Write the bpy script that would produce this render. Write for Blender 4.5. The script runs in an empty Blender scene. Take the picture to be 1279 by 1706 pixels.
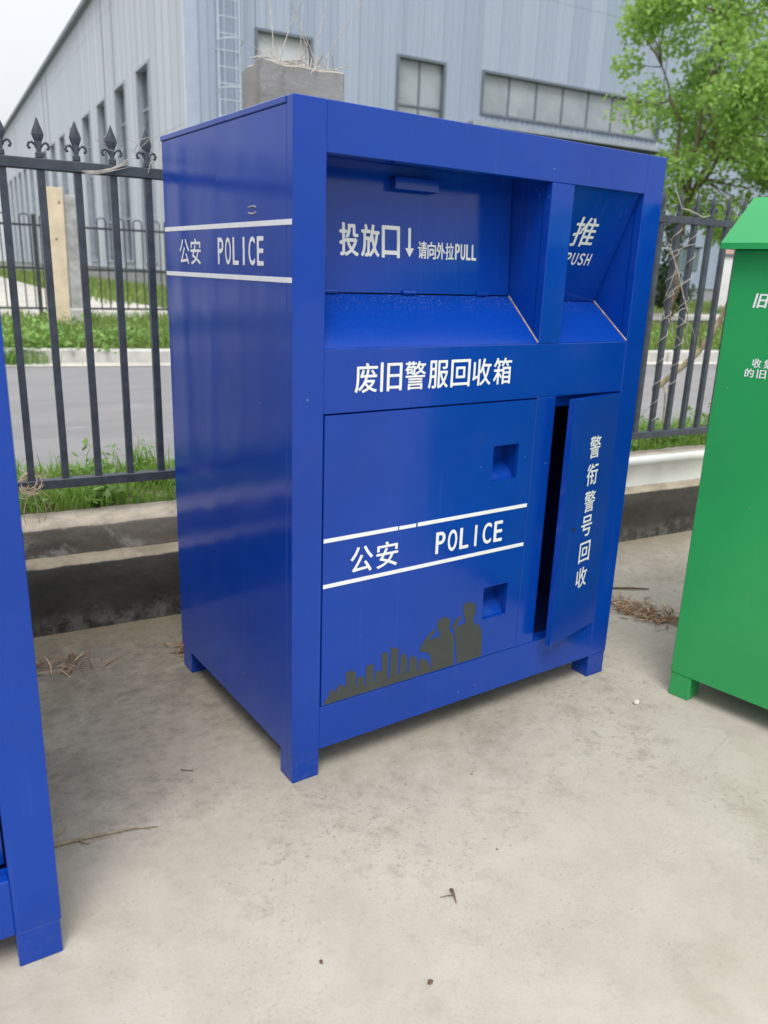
import bpy, bmesh, math, random
from mathutils import Vector, Matrix, noise
from mathutils.geometry import tessellate_polygon
R = math.radians
scene = bpy.context.scene
COL = scene.collection
rnd = random.Random(7)

# ------------------------------------------------------------------ camera
cam_d = bpy.data.cameras.new('camera')
cam = bpy.data.objects.new('camera', cam_d)
COL.objects.link(cam)
rr = Vector((0.82409561, -0.56537723, 0.03485692))
uu = Vector((0.13553518, 0.25655666, 0.95697905))
fw = Vector((0.54999694, 0.7839179, -0.28805572))
CP = Vector((-0.93586233, -1.74680482, 1.42268843))
m = Matrix((rr, uu, -fw)).transposed().to_4x4()
m.translation = CP
cam.matrix_world = m
cam_d.sensor_fit = 'VERTICAL'
cam_d.sensor_height = 36.0
cam_d.lens = 1325.04 / 1706 * 36
cam_d.clip_start = 0.05
cam_d.clip_end = 1500
cam_d.dof.use_dof = True
cam_d.dof.focus_distance = 2.4
cam_d.dof.aperture_fstop = 3.4
scene.camera = cam

# ------------------------------------------------------------------ light
SUN_EL, SUN_AZ = 58, -146          # azimuth from +Y towards +X
world = bpy.data.worlds.new('World')
scene.world = world
world.use_nodes = True
wn = world.node_tree
wn.nodes.clear()
sky = wn.nodes.new('ShaderNodeTexSky')
sky.sky_type = 'NISHITA'
sky.sun_disc = False
sky.sun_elevation = R(SUN_EL)
sky.sun_rotation = R(SUN_AZ)
sky.air_density = 1.0
sky.dust_density = 6.0
sky.ozone_density = 1.0
hs = wn.nodes.new('ShaderNodeHueSaturation')
hs.inputs['Saturation'].default_value = 0.28
bg = wn.nodes.new('ShaderNodeBackground')
bg.inputs['Strength'].default_value = 0.14
wo = wn.nodes.new('ShaderNodeOutputWorld')
wn.links.new(sky.outputs['Color'], hs.inputs['Color'])
cl_n = wn.nodes.new('ShaderNodeTexNoise')          # soft cloud layer over the clear sky
cl_n.inputs['Scale'].default_value = 1.6
cl_n.inputs['Detail'].default_value = 5
cl_r = wn.nodes.new('ShaderNodeValToRGB')
cl_r.color_ramp.elements[0].position = .3; cl_r.color_ramp.elements[0].color = (.80, .84, .90, 1)
cl_r.color_ramp.elements[1].position = .7; cl_r.color_ramp.elements[1].color = (.98, .99, 1.0, 1)
cl_s = wn.nodes.new('ShaderNodeVectorMath'); cl_s.operation = 'SCALE'
sepw = wn.nodes.new('ShaderNodeSeparateXYZ')
cl_z = wn.nodes.new('ShaderNodeMapRange')          # overcast sky: zenith about three times the horizon
cl_z.inputs[1].default_value = 0.0; cl_z.inputs[2].default_value = 1.0
cl_z.inputs[3].default_value = 4.2; cl_z.inputs[4].default_value = 8.2
cl_m = wn.nodes.new('ShaderNodeMix'); cl_m.data_type = 'RGBA'; cl_m.inputs[0].default_value = .78
tcw = wn.nodes.new('ShaderNodeTexCoord')
wn.links.new(tcw.outputs['Generated'], cl_n.inputs['Vector'])
wn.links.new(tcw.outputs['Generated'], sepw.inputs[0])
wn.links.new(sepw.outputs['Z'], cl_z.inputs[0])
wn.links.new(cl_z.outputs[0], cl_s.inputs['Scale'])
wn.links.new(cl_n.outputs['Fac'], cl_r.inputs[0])
wn.links.new(cl_r.outputs[0], cl_s.inputs[0])
wn.links.new(hs.outputs['Color'], cl_m.inputs[6])
wn.links.new(cl_s.outputs[0], cl_m.inputs[7])
wn.links.new(cl_m.outputs[2], bg.inputs['Color'])
wn.links.new(bg.outputs['Background'], wo.inputs['Surface'])

sun_d = bpy.data.lights.new('sun', 'SUN')
sun_d.energy = 1.4
sun_d.angle = R(25)
sun_d.color = (1.0, 0.97, 0.93)
sun = bpy.data.objects.new('sun', sun_d)
COL.objects.link(sun)
sdir = Vector((math.sin(R(SUN_AZ)) * math.cos(R(SUN_EL)), math.cos(R(SUN_AZ)) * math.cos(R(SUN_EL)), math.sin(R(SUN_EL))))
sun.rotation_euler = sdir.to_track_quat('Z', 'Y').to_euler()
sun.location = (0, 0, 30)

scene.view_settings.view_transform = 'Standard'
scene.view_settings.look = 'None'
scene.view_settings.exposure = 0.63
scene.view_settings.gamma = 1.0

# ------------------------------------------------------------------ helpers
class MB:
    """collects verts / faces, links them as one mesh object"""
    def __init__(self):
        self.v, self.f, self.mi = [], [], []
    def add(self, vs, fs, mi=0):
        o = len(self.v)
        self.v += [tuple(p) for p in vs]
        self.f += [tuple(o + i for i in f) for f in fs]
        self.mi += [mi] * len(fs)
        return self
    def box(self, x0, x1, y0, y1, z0, z1, M=None, bev=0.0, mi=0):
        if x0 > x1: x0, x1 = x1, x0
        if y0 > y1: y0, y1 = y1, y0
        if z0 > z1: z0, z1 = z1, z0
        if bev > 0:
            bm = bmesh.new()
            bmesh.ops.create_cube(bm, size=1.0)
            for v in bm.verts:
                v.co = Vector(((x0 + x1) / 2 + v.co.x * (x1 - x0), (y0 + y1) / 2 + v.co.y * (y1 - y0), (z0 + z1) / 2 + v.co.z * (z1 - z0)))
            bmesh.ops.bevel(bm, geom=list(bm.edges), offset=bev, segments=1, affect='EDGES')
            bm.verts.index_update()
            vs = [v.co.copy() for v in bm.verts]
            fs = [[v.index for v in f.verts] for f in bm.faces]
            bm.free()
        else:
            vs = [Vector((x, y, z)) for z in (z0, z1) for y in (y0, y1) for x in (x0, x1)]
            fs = [(0, 2, 3, 1), (4, 5, 7, 6), (0, 1, 5, 4), (2, 6, 7, 3), (0, 4, 6, 2), (1, 3, 7, 5)]
        if M is not None:
            vs = [M @ v for v in vs]
        return self.add(vs, fs, mi)
    def quad(self, a, b, c, d, mi=0):
        return self.add([a, b, c, d], [(0, 1, 2, 3)], mi)
    def prism(self, pts, axis_a, axis_b, axis_n, org, depth, mi=0):
        """polygon pts (a,b) extruded along axis_n by depth"""
        A, B, N, O = Vector(axis_a), Vector(axis_b), Vector(axis_n), Vector(org)
        n = len(pts)
        lo = [O + A * p[0] + B * p[1] for p in pts]
        hi = [q + N * depth for q in lo]
        tris = tessellate_polygon([[Vector((p[0], p[1], 0)) for p in pts]])
        fs = [tuple(t) for t in tris] + [tuple(n + i for i in reversed(t)) for t in tris]
        fs += [(i, (i + 1) % n, n + (i + 1) % n, n + i) for i in range(n)]
        return self.add(lo + hi, fs, mi)
    def tube(self, path, radii, n=6, cap=True, mi=0):
        path = [Vector(p) for p in path]
        if not isinstance(radii, (list, tuple)):
            radii = [radii] * len(path)
        rings, vs, fs = [], [], []
        prev = None
        for i, p in enumerate(path):
            t = (path[min(i + 1, len(path) - 1)] - path[max(i - 1, 0)])
            t = t.normalized() if t.length > 1e-9 else Vector((0, 0, 1))
            if prev is None:
                ref = Vector((0, 0, 1)) if abs(t.z) < 0.9 else Vector((1, 0, 0))
                u = t.cross(ref).normalized()
            else:
                u = (prev - t * prev.dot(t))
                u = u.normalized() if u.length > 1e-6 else t.orthogonal().normalized()
            prev = u
            w = t.cross(u)
            for k in range(n):
                a = 2 * math.pi * k / n
                vs.append(p + (u * math.cos(a) + w * math.sin(a)) * radii[i])
        for i in range(len(path) - 1):
            for k in range(n):
                fs.append((i * n + k, i * n + (k + 1) % n, (i + 1) * n + (k + 1) % n, (i + 1) * n + k))
        if cap:
            fs.append(tuple(reversed(range(n))))
            fs.append(tuple((len(path) - 1) * n + k for k in range(n)))
        return self.add(vs, fs, mi)
    def build(self, name, mat, parent=None, smooth=False):
        me = bpy.data.meshes.new(name)
        me.from_pydata(self.v, [], self.f)
        mats = mat if isinstance(mat, (list, tuple)) else [mat]
        for q in mats:
            me.materials.append(q)
        if len(mats) > 1:
            me.polygons.foreach_set('material_index', self.mi)
        if smooth:
            me.polygons.foreach_set('use_smooth', [True] * len(me.polygons))
        me.validate()
        me.update()
        bm = bmesh.new()
        bm.from_mesh(me)
        if len(bm.faces) < 20000 and not getattr(self, 'keep', False):
            bmesh.ops.recalc_face_normals(bm, faces=list(bm.faces))
        bm.to_mesh(me)
        bm.free()
        o = bpy.data.objects.new(name, me)
        COL.objects.link(o)
        if parent is not None:
            o.parent = parent
        return o

def tag(o, label=None, cat=None, group=None, kind=None):
    if label: o['label'] = label
    if cat: o['category'] = cat
    if group: o['group'] = group
    if kind: o['kind'] = kind
    return o

def thing(name, label, cat, loc=(0, 0, 0), rz=0.0, group=None):
    o = bpy.data.objects.new(name, None)
    COL.objects.link(o)
    o.location = loc
    o.rotation_euler = (0, 0, rz)
    o.empty_display_size = 0.1
    return tag(o, label, cat, group)

def kids(o):
    return [c for c in bpy.data.objects if c.parent == o]

# ------------------------------------------------------------------ materials
class NT:
    def __init__(self, name):
        self.m = bpy.data.materials.new(name)
        self.m.use_nodes = True
        self.t = self.m.node_tree
        self.t.nodes.clear()
        self.out = self.t.nodes.new('ShaderNodeOutputMaterial')
        self.b = self.t.nodes.new('ShaderNodeBsdfPrincipled')
        self.t.links.new(self.b.outputs[0], self.out.inputs[0])
        self._pos = None
    def n(self, typ, **kw):
        nd = self.t.nodes.new(typ)
        for k, v in kw.items():
            setattr(nd, k, v)
        return nd
    def l(self, a, b):
        self.t.links.new(a, b)
    def coord(self, scale=None, obj=True):
        tc = self.n('ShaderNodeTexCoord')
        s = tc.outputs['Object']
        if scale is not None:
            mp = self.n('ShaderNodeMapping')
            mp.inputs['Scale'].default_value = scale
            self.l(s, mp.inputs['Vector'])
            s = mp.outputs[0]
        return s
    def noise(self, scale, detail=4, rough=0.55, vec=None, dist=0.0):
        nd = self.n('ShaderNodeTexNoise')
        nd.inputs['Scale'].default_value = scale
        nd.inputs['Detail'].default_value = detail
        nd.inputs['Roughness'].default_value = rough
        nd.inputs['Distortion'].default_value = dist
        self.l(vec if vec is not None else self.coord(), nd.inputs['Vector'])
        return nd.outputs['Fac']
    def ramp(self, fac, stops):
        r = self.n('ShaderNodeValToRGB')
        e = r.color_ramp.elements
        while len(e) < len(stops):
            e.new(0.5)
        for i, (p, c) in enumerate(stops):
            e[i].position = p
            e[i].color = (*c, 1) if not isinstance(c, (int, float)) else (c, c, c, 1)
        self.l(fac, r.inputs[0])
        return r.outputs[0]
    def mix(self, fac, a, b, blend='MIX'):
        x = self.n('ShaderNodeMix', data_type='RGBA', blend_type=blend)
        if isinstance(fac, (int, float)): x.inputs[0].default_value = fac
        else: self.l(fac, x.inputs[0])
        for s, i in ((a, 6), (b, 7)):
            if isinstance(s, tuple): x.inputs[i].default_value = (*s, 1)
            else: self.l(s, x.inputs[i])
        return x.outputs[2]
    def math(self, op, a, b=None, clamp=False):
        x = self.n('ShaderNodeMath', operation=op)
        x.use_clamp = clamp
        for s, i in ((a, 0), (b, 1)):
            if s is None: continue
            if isinstance(s, (int, float)): x.inputs[i].default_value = s
            else: self.l(s, x.inputs[i])
        return x.outputs[0]
    def smooth(self, val, lo, hi):
        x = self.n('ShaderNodeMapRange', interpolation_type='SMOOTHSTEP')
        self.l(val, x.inputs[0])
        x.inputs[1].default_value = lo
        x.inputs[2].default_value = hi
        return x.outputs[0]
    def base(self, c):
        if isinstance(c, tuple): self.b.inputs['Base Color'].default_value = (*c, 1)
        else: self.l(c, self.b.inputs['Base Color'])
    def rough(self, v):
        if isinstance(v, (int, float)): self.b.inputs['Roughness'].default_value = v
        else: self.l(v, self.b.inputs['Roughness'])
    def bump(self, h, strength=0.3, dist=0.01, prev=None):
        bp = self.n('ShaderNodeBump')
        bp.inputs['Strength'].default_value = strength
        bp.inputs['Distance'].default_value = dist
        self.l(h, bp.inputs['Height'])
        if prev is not None: self.l(prev, bp.inputs['Normal'])
        self.l(bp.outputs[0], self.b.inputs['Normal'])
        return bp.outputs[0]
    def xyz(self):
        s = self.n('ShaderNodeSeparateXYZ')
        self.l(self.coord(), s.inputs[0])
        return s.outputs

def paint_mat(name, col, rough=0.22, wavy=0.25, dust=0.025, dustcol=(.32, .33, .34)):
    t = NT(name)
    n1 = t.noise(1.7, 3, .5)
    c = t.mix(t.smooth(n1, .3, .75), tuple(k * .92 for k in col), tuple(min(1, k * 1.08) for k in col))
    vor = t.n('ShaderNodeTexVoronoi')
    vor.inputs['Scale'].default_value = 26
    t.l(t.coord(), vor.inputs['Vector'])
    sp = t.math('LESS_THAN', vor.outputs['Distance'], .06)
    gate = t.math('GREATER_THAN', t.noise(3.1, 2, .5), .60)
    sp = t.math('MULTIPLY', sp, gate)
    c = t.mix(t.math('MULTIPLY', sp, .55), c, dustcol)
    film = t.math('MULTIPLY', t.smooth(t.noise(9, 6, .7), .45, .85), dust)
    c = t.mix(film, c, dustcol)
    run = t.math('MULTIPLY', t.smooth(t.noise(1, 5, .65, vec=t.coord((38, 38, 1.1))), .56, .72), t.math('MULTIPLY', t.smooth(t.noise(1.6, 3, .5), .42, .62), .05))
    c = t.mix(run, c, dustcol)
    x = t.xyz()
    mud = t.math('MULTIPLY', t.smooth(t.math('ADD', x[2], t.math('MULTIPLY', t.noise(7, 5, .7), .16)), .22, .06), t.smooth(t.noise(40, 5, .75), .48, .62))
    c = t.mix(t.math('MULTIPLY', mud, .09), c, (.22, .19, .15))
    t.base(c)
    t.rough(t.math('ADD', t.math('MULTIPLY', t.noise(6, 4, .6), .14), rough - .07))
    t.b.inputs['IOR'].default_value = 1.45
    b1 = t.bump(t.noise(2.4, 2, .5, vec=t.coord((1.3, 1.3, .6))), wavy, .02)
    t.bump(t.noise(420, 2, .5), .05, .001, b1)
    return t.m

BLUE = (.0010, .043, .325)
M_blue = paint_mat('blue_painted_steel', BLUE, .12, .28)
def dusty():
    t = NT('dusty_blue_paint')
    x = t.xyz()
    up = t.math('ADD', t.math('MULTIPLY', t.smooth(x[2], 1.30, 1.37), .17), .03)
    d = t.math('MULTIPLY', t.smooth(t.noise(150, 4, .7), .48, .68), up)
    d = t.math('MULTIPLY', d, t.smooth(t.noise(6, 4, .6), .25, .6))
    t.base(t.mix(d, BLUE, (.26, .29, .38)))
    t.rough(t.math('ADD', t.math('MULTIPLY', d, .5), .22))
    t.bump(t.noise(2.6, 2, .5), .15, .02)
    return t.m
M_blue_dusty = dusty()
M_blue_dark = paint_mat('shaded_inner_blue', (.003, .012, .10), .5, .1)  # darkened bin blue: interior shade is put into the colour
M_green = paint_mat('green_painted_steel', (.024, .31, .088), .25, .2)

def plain(name, col, rough=.6, metal=0.0, nscale=8, var=.12, bump=0.0):
    t = NT(name)
    c = t.mix(t.smooth(t.noise(nscale, 5, .6), .3, .7), tuple(k * (1 - var) for k in col), tuple(min(1, k * (1 + var)) for k in col))
    t.base(c)
    t.rough(rough)
    t.b.inputs['Metallic'].default_value = metal
    if bump: t.bump(t.noise(nscale * 6, 5, .6), bump, .004)
    return t.m

M_white = plain('white_vinyl', (.78, .80, .80), .4, nscale=30, var=.05)
M_silh = plain('olive_grey_vinyl', (.042, .050, .048), .5, nscale=20, var=.06)
M_black = plain('black_hole', (.01, .01, .012), .7)
M_iron = plain('black_iron_paint', (.042, .053, .070), .45, nscale=25, var=.25)
M_iron2 = plain('weathered_green_black_paint', (.035, .042, .046), .6, nscale=10, var=.25)
M_straw = plain('dry_straw', (.42, .34, .24), .85, nscale=40, var=.35)
M_straw_grey = plain('pale_dry_stem', (.45, .42, .38), .85, nscale=40, var=.3)
M_bark = plain('bark', (.16, .12, .085), .9, nscale=14, var=.35, bump=.5)
M_twig = plain('twig_bark', (.30, .25, .15), .8, nscale=60, var=.3)
M_soil = plain('soil', (.11, .09, .06), .95, nscale=3, var=.35, bump=.5)
M_stone = plain('pale_stone', (.6, .57, .5), .8, nscale=60, var=.2)
M_brownleaf = plain('dried_leaf', (.13, .08, .05), .8, nscale=60, var=.3)

def conc_yard():
    t = NT('worn_concrete_yard')
    x = t.xyz()
    big = t.noise(.9, 4, .6)
    mid = t.noise(4.5, 6, .65, dist=.4)
    fine = t.noise(46, 6, .75)
    grain = t.noise(240, 3, .7)
    c = t.ramp(mid, [(.25, (.36, .322, .262)), (.5, (.43, .392, .328)), (.75, (.485, .447, .385))])
    c = t.mix(t.math('MULTIPLY', t.smooth(big, .4, .68), .35), c, (.51, .462, .405))
    # damp dirty zone with occlusion shade painted in, along wall foot and bin gap
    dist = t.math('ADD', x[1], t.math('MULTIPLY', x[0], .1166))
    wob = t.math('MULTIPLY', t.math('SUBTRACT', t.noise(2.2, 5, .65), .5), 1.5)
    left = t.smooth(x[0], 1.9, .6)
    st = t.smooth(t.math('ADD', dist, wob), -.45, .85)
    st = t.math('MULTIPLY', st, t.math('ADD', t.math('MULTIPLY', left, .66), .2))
    dirt_shade = t.ramp(t.noise(11, 6, .7), [(.3, (.115, .10, .07)), (.7, (.25, .222, .165))])
    c = t.mix(st, c, dirt_shade)
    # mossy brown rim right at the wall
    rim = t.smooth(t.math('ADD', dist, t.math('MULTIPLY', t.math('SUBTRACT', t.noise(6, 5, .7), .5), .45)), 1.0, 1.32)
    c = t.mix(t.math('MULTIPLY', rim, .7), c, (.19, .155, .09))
    # blotches and pores
    area = t.smooth(t.math('ADD', t.noise(1.3, 4, .6), t.math('MULTIPLY', dist, .10)), .40, .66)
    bl = t.math('MULTIPLY', t.smooth(t.noise(8.5, 9, .80), .50, .66), t.math('ADD', t.math('MULTIPLY', area, .45), .08))
    c = t.mix(bl, c, (.21, .185, .145))
    bl2 = t.math('MULTIPLY', t.smooth(t.noise(26, 8, .8), .53, .68), t.math('ADD', t.math('MULTIPLY', area, .6), .12))
    c = t.mix(bl2, c, (.15, .14, .115))
    sm = t.math('MULTIPLY', t.smooth(t.noise(3.2, 6, .7, vec=t.coord((1, 2.3, 1)), dist=1.2), .58, .72), .3)
    c = t.mix(sm, c, (.27, .25, .21))
    pores = t.smooth(fine, .60, .72)
    c = t.mix(t.math('MULTIPLY', pores, .38), c, (.16, .148, .12))
    light = t.smooth(t.noise(30, 5, .7), .62, .75)
    c = t.mix(t.math('MULTIPLY', light, .3), c, (.60, .58, .53))
    c = t.mix(t.math('MULTIPLY', t.smooth(grain, .55, .75), .22), c, (.2, .185, .16))
    vor = t.n('ShaderNodeTexVoronoi'); vor.inputs['Scale'].default_value = 9
    t.l(t.coord(), vor.inputs['Vector'])
    spot = t.math('MULTIPLY', t.smooth(vor.outputs['Distance'], .05, .025), t.math('GREATER_THAN', t.noise(5, 2, .5), .55))
    c = t.mix(t.math('MULTIPLY', spot, .8), c, (.07, .06, .045))
    sp1 = t.math('MULTIPLY', t.smooth(t.noise(130, 6, .8), .54, .70), t.math('ADD', t.math('MULTIPLY', t.smooth(t.noise(3.4, 5, .7), .40, .62), .62), .16))
    c = t.mix(sp1, c, (.12, .11, .085))
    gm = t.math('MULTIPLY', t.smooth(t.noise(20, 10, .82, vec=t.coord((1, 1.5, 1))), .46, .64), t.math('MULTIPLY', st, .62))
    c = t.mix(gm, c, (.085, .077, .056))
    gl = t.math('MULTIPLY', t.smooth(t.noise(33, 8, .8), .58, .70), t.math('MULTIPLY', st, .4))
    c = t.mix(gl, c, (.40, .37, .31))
    sp2 = t.math('MULTIPLY', t.smooth(t.noise(62, 6, .8, dist=.5), .57, .63), t.math('ADD', t.math('MULTIPLY', area, .5), .08))
    c = t.mix(sp2, c, (.11, .10, .078))
    t.base(c)
    t.rough(.88)
    h = t.math('ADD', t.math('MULTIPLY', fine, .6), t.math('MULTIPLY', grain, .4))
    b1 = t.bump(t.noise(5, 5, .6), .25, .02)
    t.bump(h, .35, .006, b1)
    return t.m
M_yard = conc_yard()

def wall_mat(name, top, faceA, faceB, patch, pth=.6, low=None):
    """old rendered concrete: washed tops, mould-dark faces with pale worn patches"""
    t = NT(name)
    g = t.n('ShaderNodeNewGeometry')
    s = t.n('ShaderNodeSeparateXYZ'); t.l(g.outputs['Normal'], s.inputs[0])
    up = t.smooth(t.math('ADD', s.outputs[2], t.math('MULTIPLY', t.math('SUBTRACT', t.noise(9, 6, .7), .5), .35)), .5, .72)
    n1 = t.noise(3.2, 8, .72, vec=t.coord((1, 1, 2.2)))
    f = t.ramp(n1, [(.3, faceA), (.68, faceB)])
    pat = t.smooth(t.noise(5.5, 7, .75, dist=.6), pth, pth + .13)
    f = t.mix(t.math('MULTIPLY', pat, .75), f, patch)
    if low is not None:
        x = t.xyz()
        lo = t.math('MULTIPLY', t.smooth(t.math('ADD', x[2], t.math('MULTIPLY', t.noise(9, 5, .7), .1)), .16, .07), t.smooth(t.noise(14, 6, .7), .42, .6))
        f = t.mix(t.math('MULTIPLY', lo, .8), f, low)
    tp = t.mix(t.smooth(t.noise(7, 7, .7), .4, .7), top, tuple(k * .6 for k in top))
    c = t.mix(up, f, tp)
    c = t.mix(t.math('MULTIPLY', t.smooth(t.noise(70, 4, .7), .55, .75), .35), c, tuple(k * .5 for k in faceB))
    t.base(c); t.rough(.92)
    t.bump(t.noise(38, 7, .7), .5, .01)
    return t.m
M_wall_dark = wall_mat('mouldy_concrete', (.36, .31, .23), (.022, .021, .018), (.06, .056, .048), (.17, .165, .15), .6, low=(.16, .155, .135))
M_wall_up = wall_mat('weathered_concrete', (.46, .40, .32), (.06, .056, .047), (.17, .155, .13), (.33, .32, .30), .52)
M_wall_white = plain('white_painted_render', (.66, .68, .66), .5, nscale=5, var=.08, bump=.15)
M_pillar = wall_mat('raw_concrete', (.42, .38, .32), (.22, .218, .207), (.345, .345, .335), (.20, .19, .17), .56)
M_plinth = wall_mat('grey_plinth_render', (.36, .36, .35), (.27, .275, .285), (.33, .335, .345), (.24, .24, .24), .6)
M_kerb = plain('kerb_concrete', (.47, .46, .44), .85, nscale=6, var=.14, bump=.2)
M_path = plain('pale_concrete_path', (.47, .45, .41), .9, nscale=1.6, var=.16, bump=.3)

def asphalt():
    t = NT('asphalt')
    c = t.ramp(t.noise(1.1, 6, .65, vec=t.coord((.35, 1.6, 1))), [(.3, (.185, .182, .186)), (.7, (.255, .252, .254))])
    c = t.mix(t.math('MULTIPLY', t.smooth(t.noise(3.2, 7, .75, vec=t.coord((.5, 1.6, 1))), .6, .72), .45), c, (.42, .42, .41))
    c = t.mix(t.math('MULTIPLY', t.smooth(t.noise(120, 3, .7), .5, .75), .5), c, (.15, .15, .15))
    t.base(c); t.rough(.9)
    t.bump(t.noise(160, 4, .7), .5, .006)
    return t.m
M_road = asphalt()

def leaf_mat(name, a, b, trans=.35, scale=2.2):
    t = NT(name)
    oi = t.noise(scale, 3, .6)
    at = t.n('ShaderNodeNewGeometry')
    c = t.mix(t.smooth(oi, .3, .7), a, b)
    c2 = t.mix(at.outputs['Random Per Island'], tuple(k * .7 for k in a), tuple(min(1, k * 1.25) for k in b))
    c = t.mix(.5, c, c2)
    t.base(c); t.rough(.5)
    tr = t.n('ShaderNodeBsdfTranslucent')
    t.l(c, tr.inputs['Color'])
    ms = t.n('ShaderNodeMixShader'); ms.inputs[0].default_value = trans
    t.l(t.b.outputs[0], ms.inputs[1]); t.l(tr.outputs[0], ms.inputs[2])
    t.l(ms.outputs[0], t.out.inputs[0])
    return t.m
M_leaf = leaf_mat('fresh_leaf', (.26, .46, .10), (.44, .63, .17), .5, .9)
M_grass = leaf_mat('grass_blade', (.13, .27, .03), (.26, .42, .07), .4, 2.5)
M_verge = leaf_mat('verge_grass', (.13, .22, .04), (.27, .36, .09), .4, .8)
M_weed = leaf_mat('weed_leaf', (.15, .29, .055), (.25, .42, .10), .4, 1.2)
M_shrub = leaf_mat('dark_shrub_leaf', (.018, .05, .014), (.045, .095, .025), .2, 1.2)
M_drygrass = leaf_mat('dry_grass', (.28, .24, .12), (.36, .32, .18), .3, 1.2)
M_land = plain('green_land', (.085, .12, .035), .95, nscale=.7, var=.35, bump=.4)

def cladding(name, a, b, sheet, seam=.3):
    t = NT(name)
    x = t.xyz()
    # each sheet of cladding has its own slight tone
    k = t.math('FLOOR', t.math('MULTIPLY', t.math('ADD', x[0], x[1]), 1 / sheet))
    wn_ = t.n('ShaderNodeTexWhiteNoise', noise_dimensions='1D')
    t.l(k, wn_.inputs['W'])
    c = t.mix(wn_.outputs['Value'], a, b)
    fr = t.math('FRACT', t.math('MULTIPLY', t.math('ADD', x[0], x[1]), 1 / sheet))
    c = t.mix(t.math('MULTIPLY', t.math('LESS_THAN', fr, .045), .4), c, tuple(q * .5 for q in a))
    hz = t.math('FRACT', t.math('MULTIPLY', x[2], 1 / 6.1))
    c = t.mix(t.math('MULTIPLY', t.math('LESS_THAN', hz, .006), .45), c, tuple(q * .45 for q in a))
    streak = t.noise(1.0, 6, .6, vec=t.coord((1.6, 1.6, .06)))
    c = t.mix(t.math('MULTIPLY', t.smooth(streak, .5, .75), .35), c, tuple(q * .72 for q in a))
    t.base(c); t.rough(.48)
    t.b.inputs['Metallic'].default_value = .1
    return t.m
M_clad_f = cladding('blue_grey_cladding', (.305, .365, .465), (.36, .42, .515), .9)
M_clad_l = cladding('pale_grey_cladding', (.41, .45, .495), (.455, .495, .54), 1.0)
M_trim = plain('flashing', (.36, .42, .54), .45, nscale=2, var=.06)
M_trim_lt = plain('pale_flashing', (.55, .6, .66), .45, nscale=2, var=.06)
M_gutter = plain('dark_gutter', (.13, .15, .17), .5, nscale=2, var=.1)
M_frame = plain('dark_window_frame', (.13, .155, .19), .4, nscale=3, var=.1)
M_frame_lt = plain('grey_window_frame', (.30, .34, .39), .4, nscale=3, var=.1)
M_ladder = plain('galvanised_steel', (.47, .54, .63), .5, metal=.1, nscale=6, var=.08)
def glass(name, col, rough=.08, var=.2):
    t = NT(name)
    c = t.mix(t.smooth(t.noise(.6, 4, .6), .35, .65), tuple(k * (1 - var) for k in col), tuple(k * (1 + var) for k in col))
    t.base(c); t.rough(rough)
    t.bump(t.noise(.8, 2, .5), .08, .05)
    return t.m
M_glass_f = glass('frosted_pane', (.30, .33, .36), .18, .12)
M_glass_l = glass('dark_pane', (.055, .07, .085), .06, .35)
M_blind = glass('pale_sheet_in_window', (.48, .50, .53), .4, .1)
M_wood = plain('raw_pine_board', (.66, .55, .41), .7, nscale=5, var=.12)
M_postconc = plain('grey_concrete_post', (.36, .36, .37), .85, nscale=7, var=.25, bump=.3)
M_cab = plain('grey_green_cabinet_paint', (.26, .33, .36), .5, nscale=4, var=.1)
M_teal = plain('teal_paint', (.12, .22, .26), .5, nscale=6, var=.2)
M_pwhite = plain('white_wall_paint', (.68, .67, .67), .7, nscale=3, var=.07)
M_pink = plain('terracotta_tile', (.52, .36, .30), .8, nscale=6, var=.15)

# ------------------------------------------------------------------ frames of reference
WD = Vector((0.99326636, -0.11585306, 0)); WN = Vector((0.11585306, 0.99326636, 0)); W0 = Vector((-.41, 1.357, 0))
W_ANG = math.atan2(WD.y, WD.x)
TH = R(-5.6)
BE = Vector((math.cos(TH), math.sin(TH), 0)); BB = Vector((-math.sin(TH), math.cos(TH), 0)); BK = Vector((10.2395, 26.5064, .3))
def wl(s, t, z=0.0): return W0 + WD * s + WN * t + Vector((0, 0, z))
def bl(e, b, z=0.0): return Vector((BK.x, BK.y, 0)) + BE * e + BB * b + Vector((0, 0, z))

# ------------------------------------------------------------------ ground
def sheet(name, pts, mat, kind='structure'):
    mb = MB()
    mb.add(pts, [tuple(range(len(pts)))])
    return tag(mb.build(name, mat), kind=kind)
g = MB().add([(-600, -600, -.05), (600, -600, -.05), (600, 600, -.05), (-600, 600, -.05)], [(0, 1, 2, 3)]).build('ground', M_land)
tag(g, kind='structure')
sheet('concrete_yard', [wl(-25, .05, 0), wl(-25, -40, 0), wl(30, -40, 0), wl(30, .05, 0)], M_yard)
Z_R, Z_V = .30, .40
sheet('land', [wl(-120, .28, .28), wl(160, .28, .28), wl(160, 300, .28), wl(-120, 300, .28)], M_soil)
KL = Vector((1.54, 7.79, 0)); KD = Vector((7.69, -2.14, 0)).normalized(); KN = Vector((-KD.y, KD.x, 0))
def kl(s, n, z): return KL + KD * s + KN * n + Vector((0, 0, z))
sheet('road', [wl(-40, 1.2, Z_R), wl(6, 1.2, Z_R), kl(26, -2.2, Z_R), kl(26, -.3, Z_R), kl(-40, -.3, Z_R)], M_road)
mb = MB()
mb.add([kl(-40, -.3, Z_R + .006), kl(30, -.3, Z_R + .006), kl(30, .0, Z_R + .012), kl(-40, .0, Z_R + .012)], [(0, 1, 2, 3)])
tag(mb.build('gutter', M_path), kind='structure')
Mk = Matrix.Translation(KL) @ Matrix.Rotation(math.atan2(KD.y, KD.x), 4, 'Z')
mb = MB()
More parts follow.
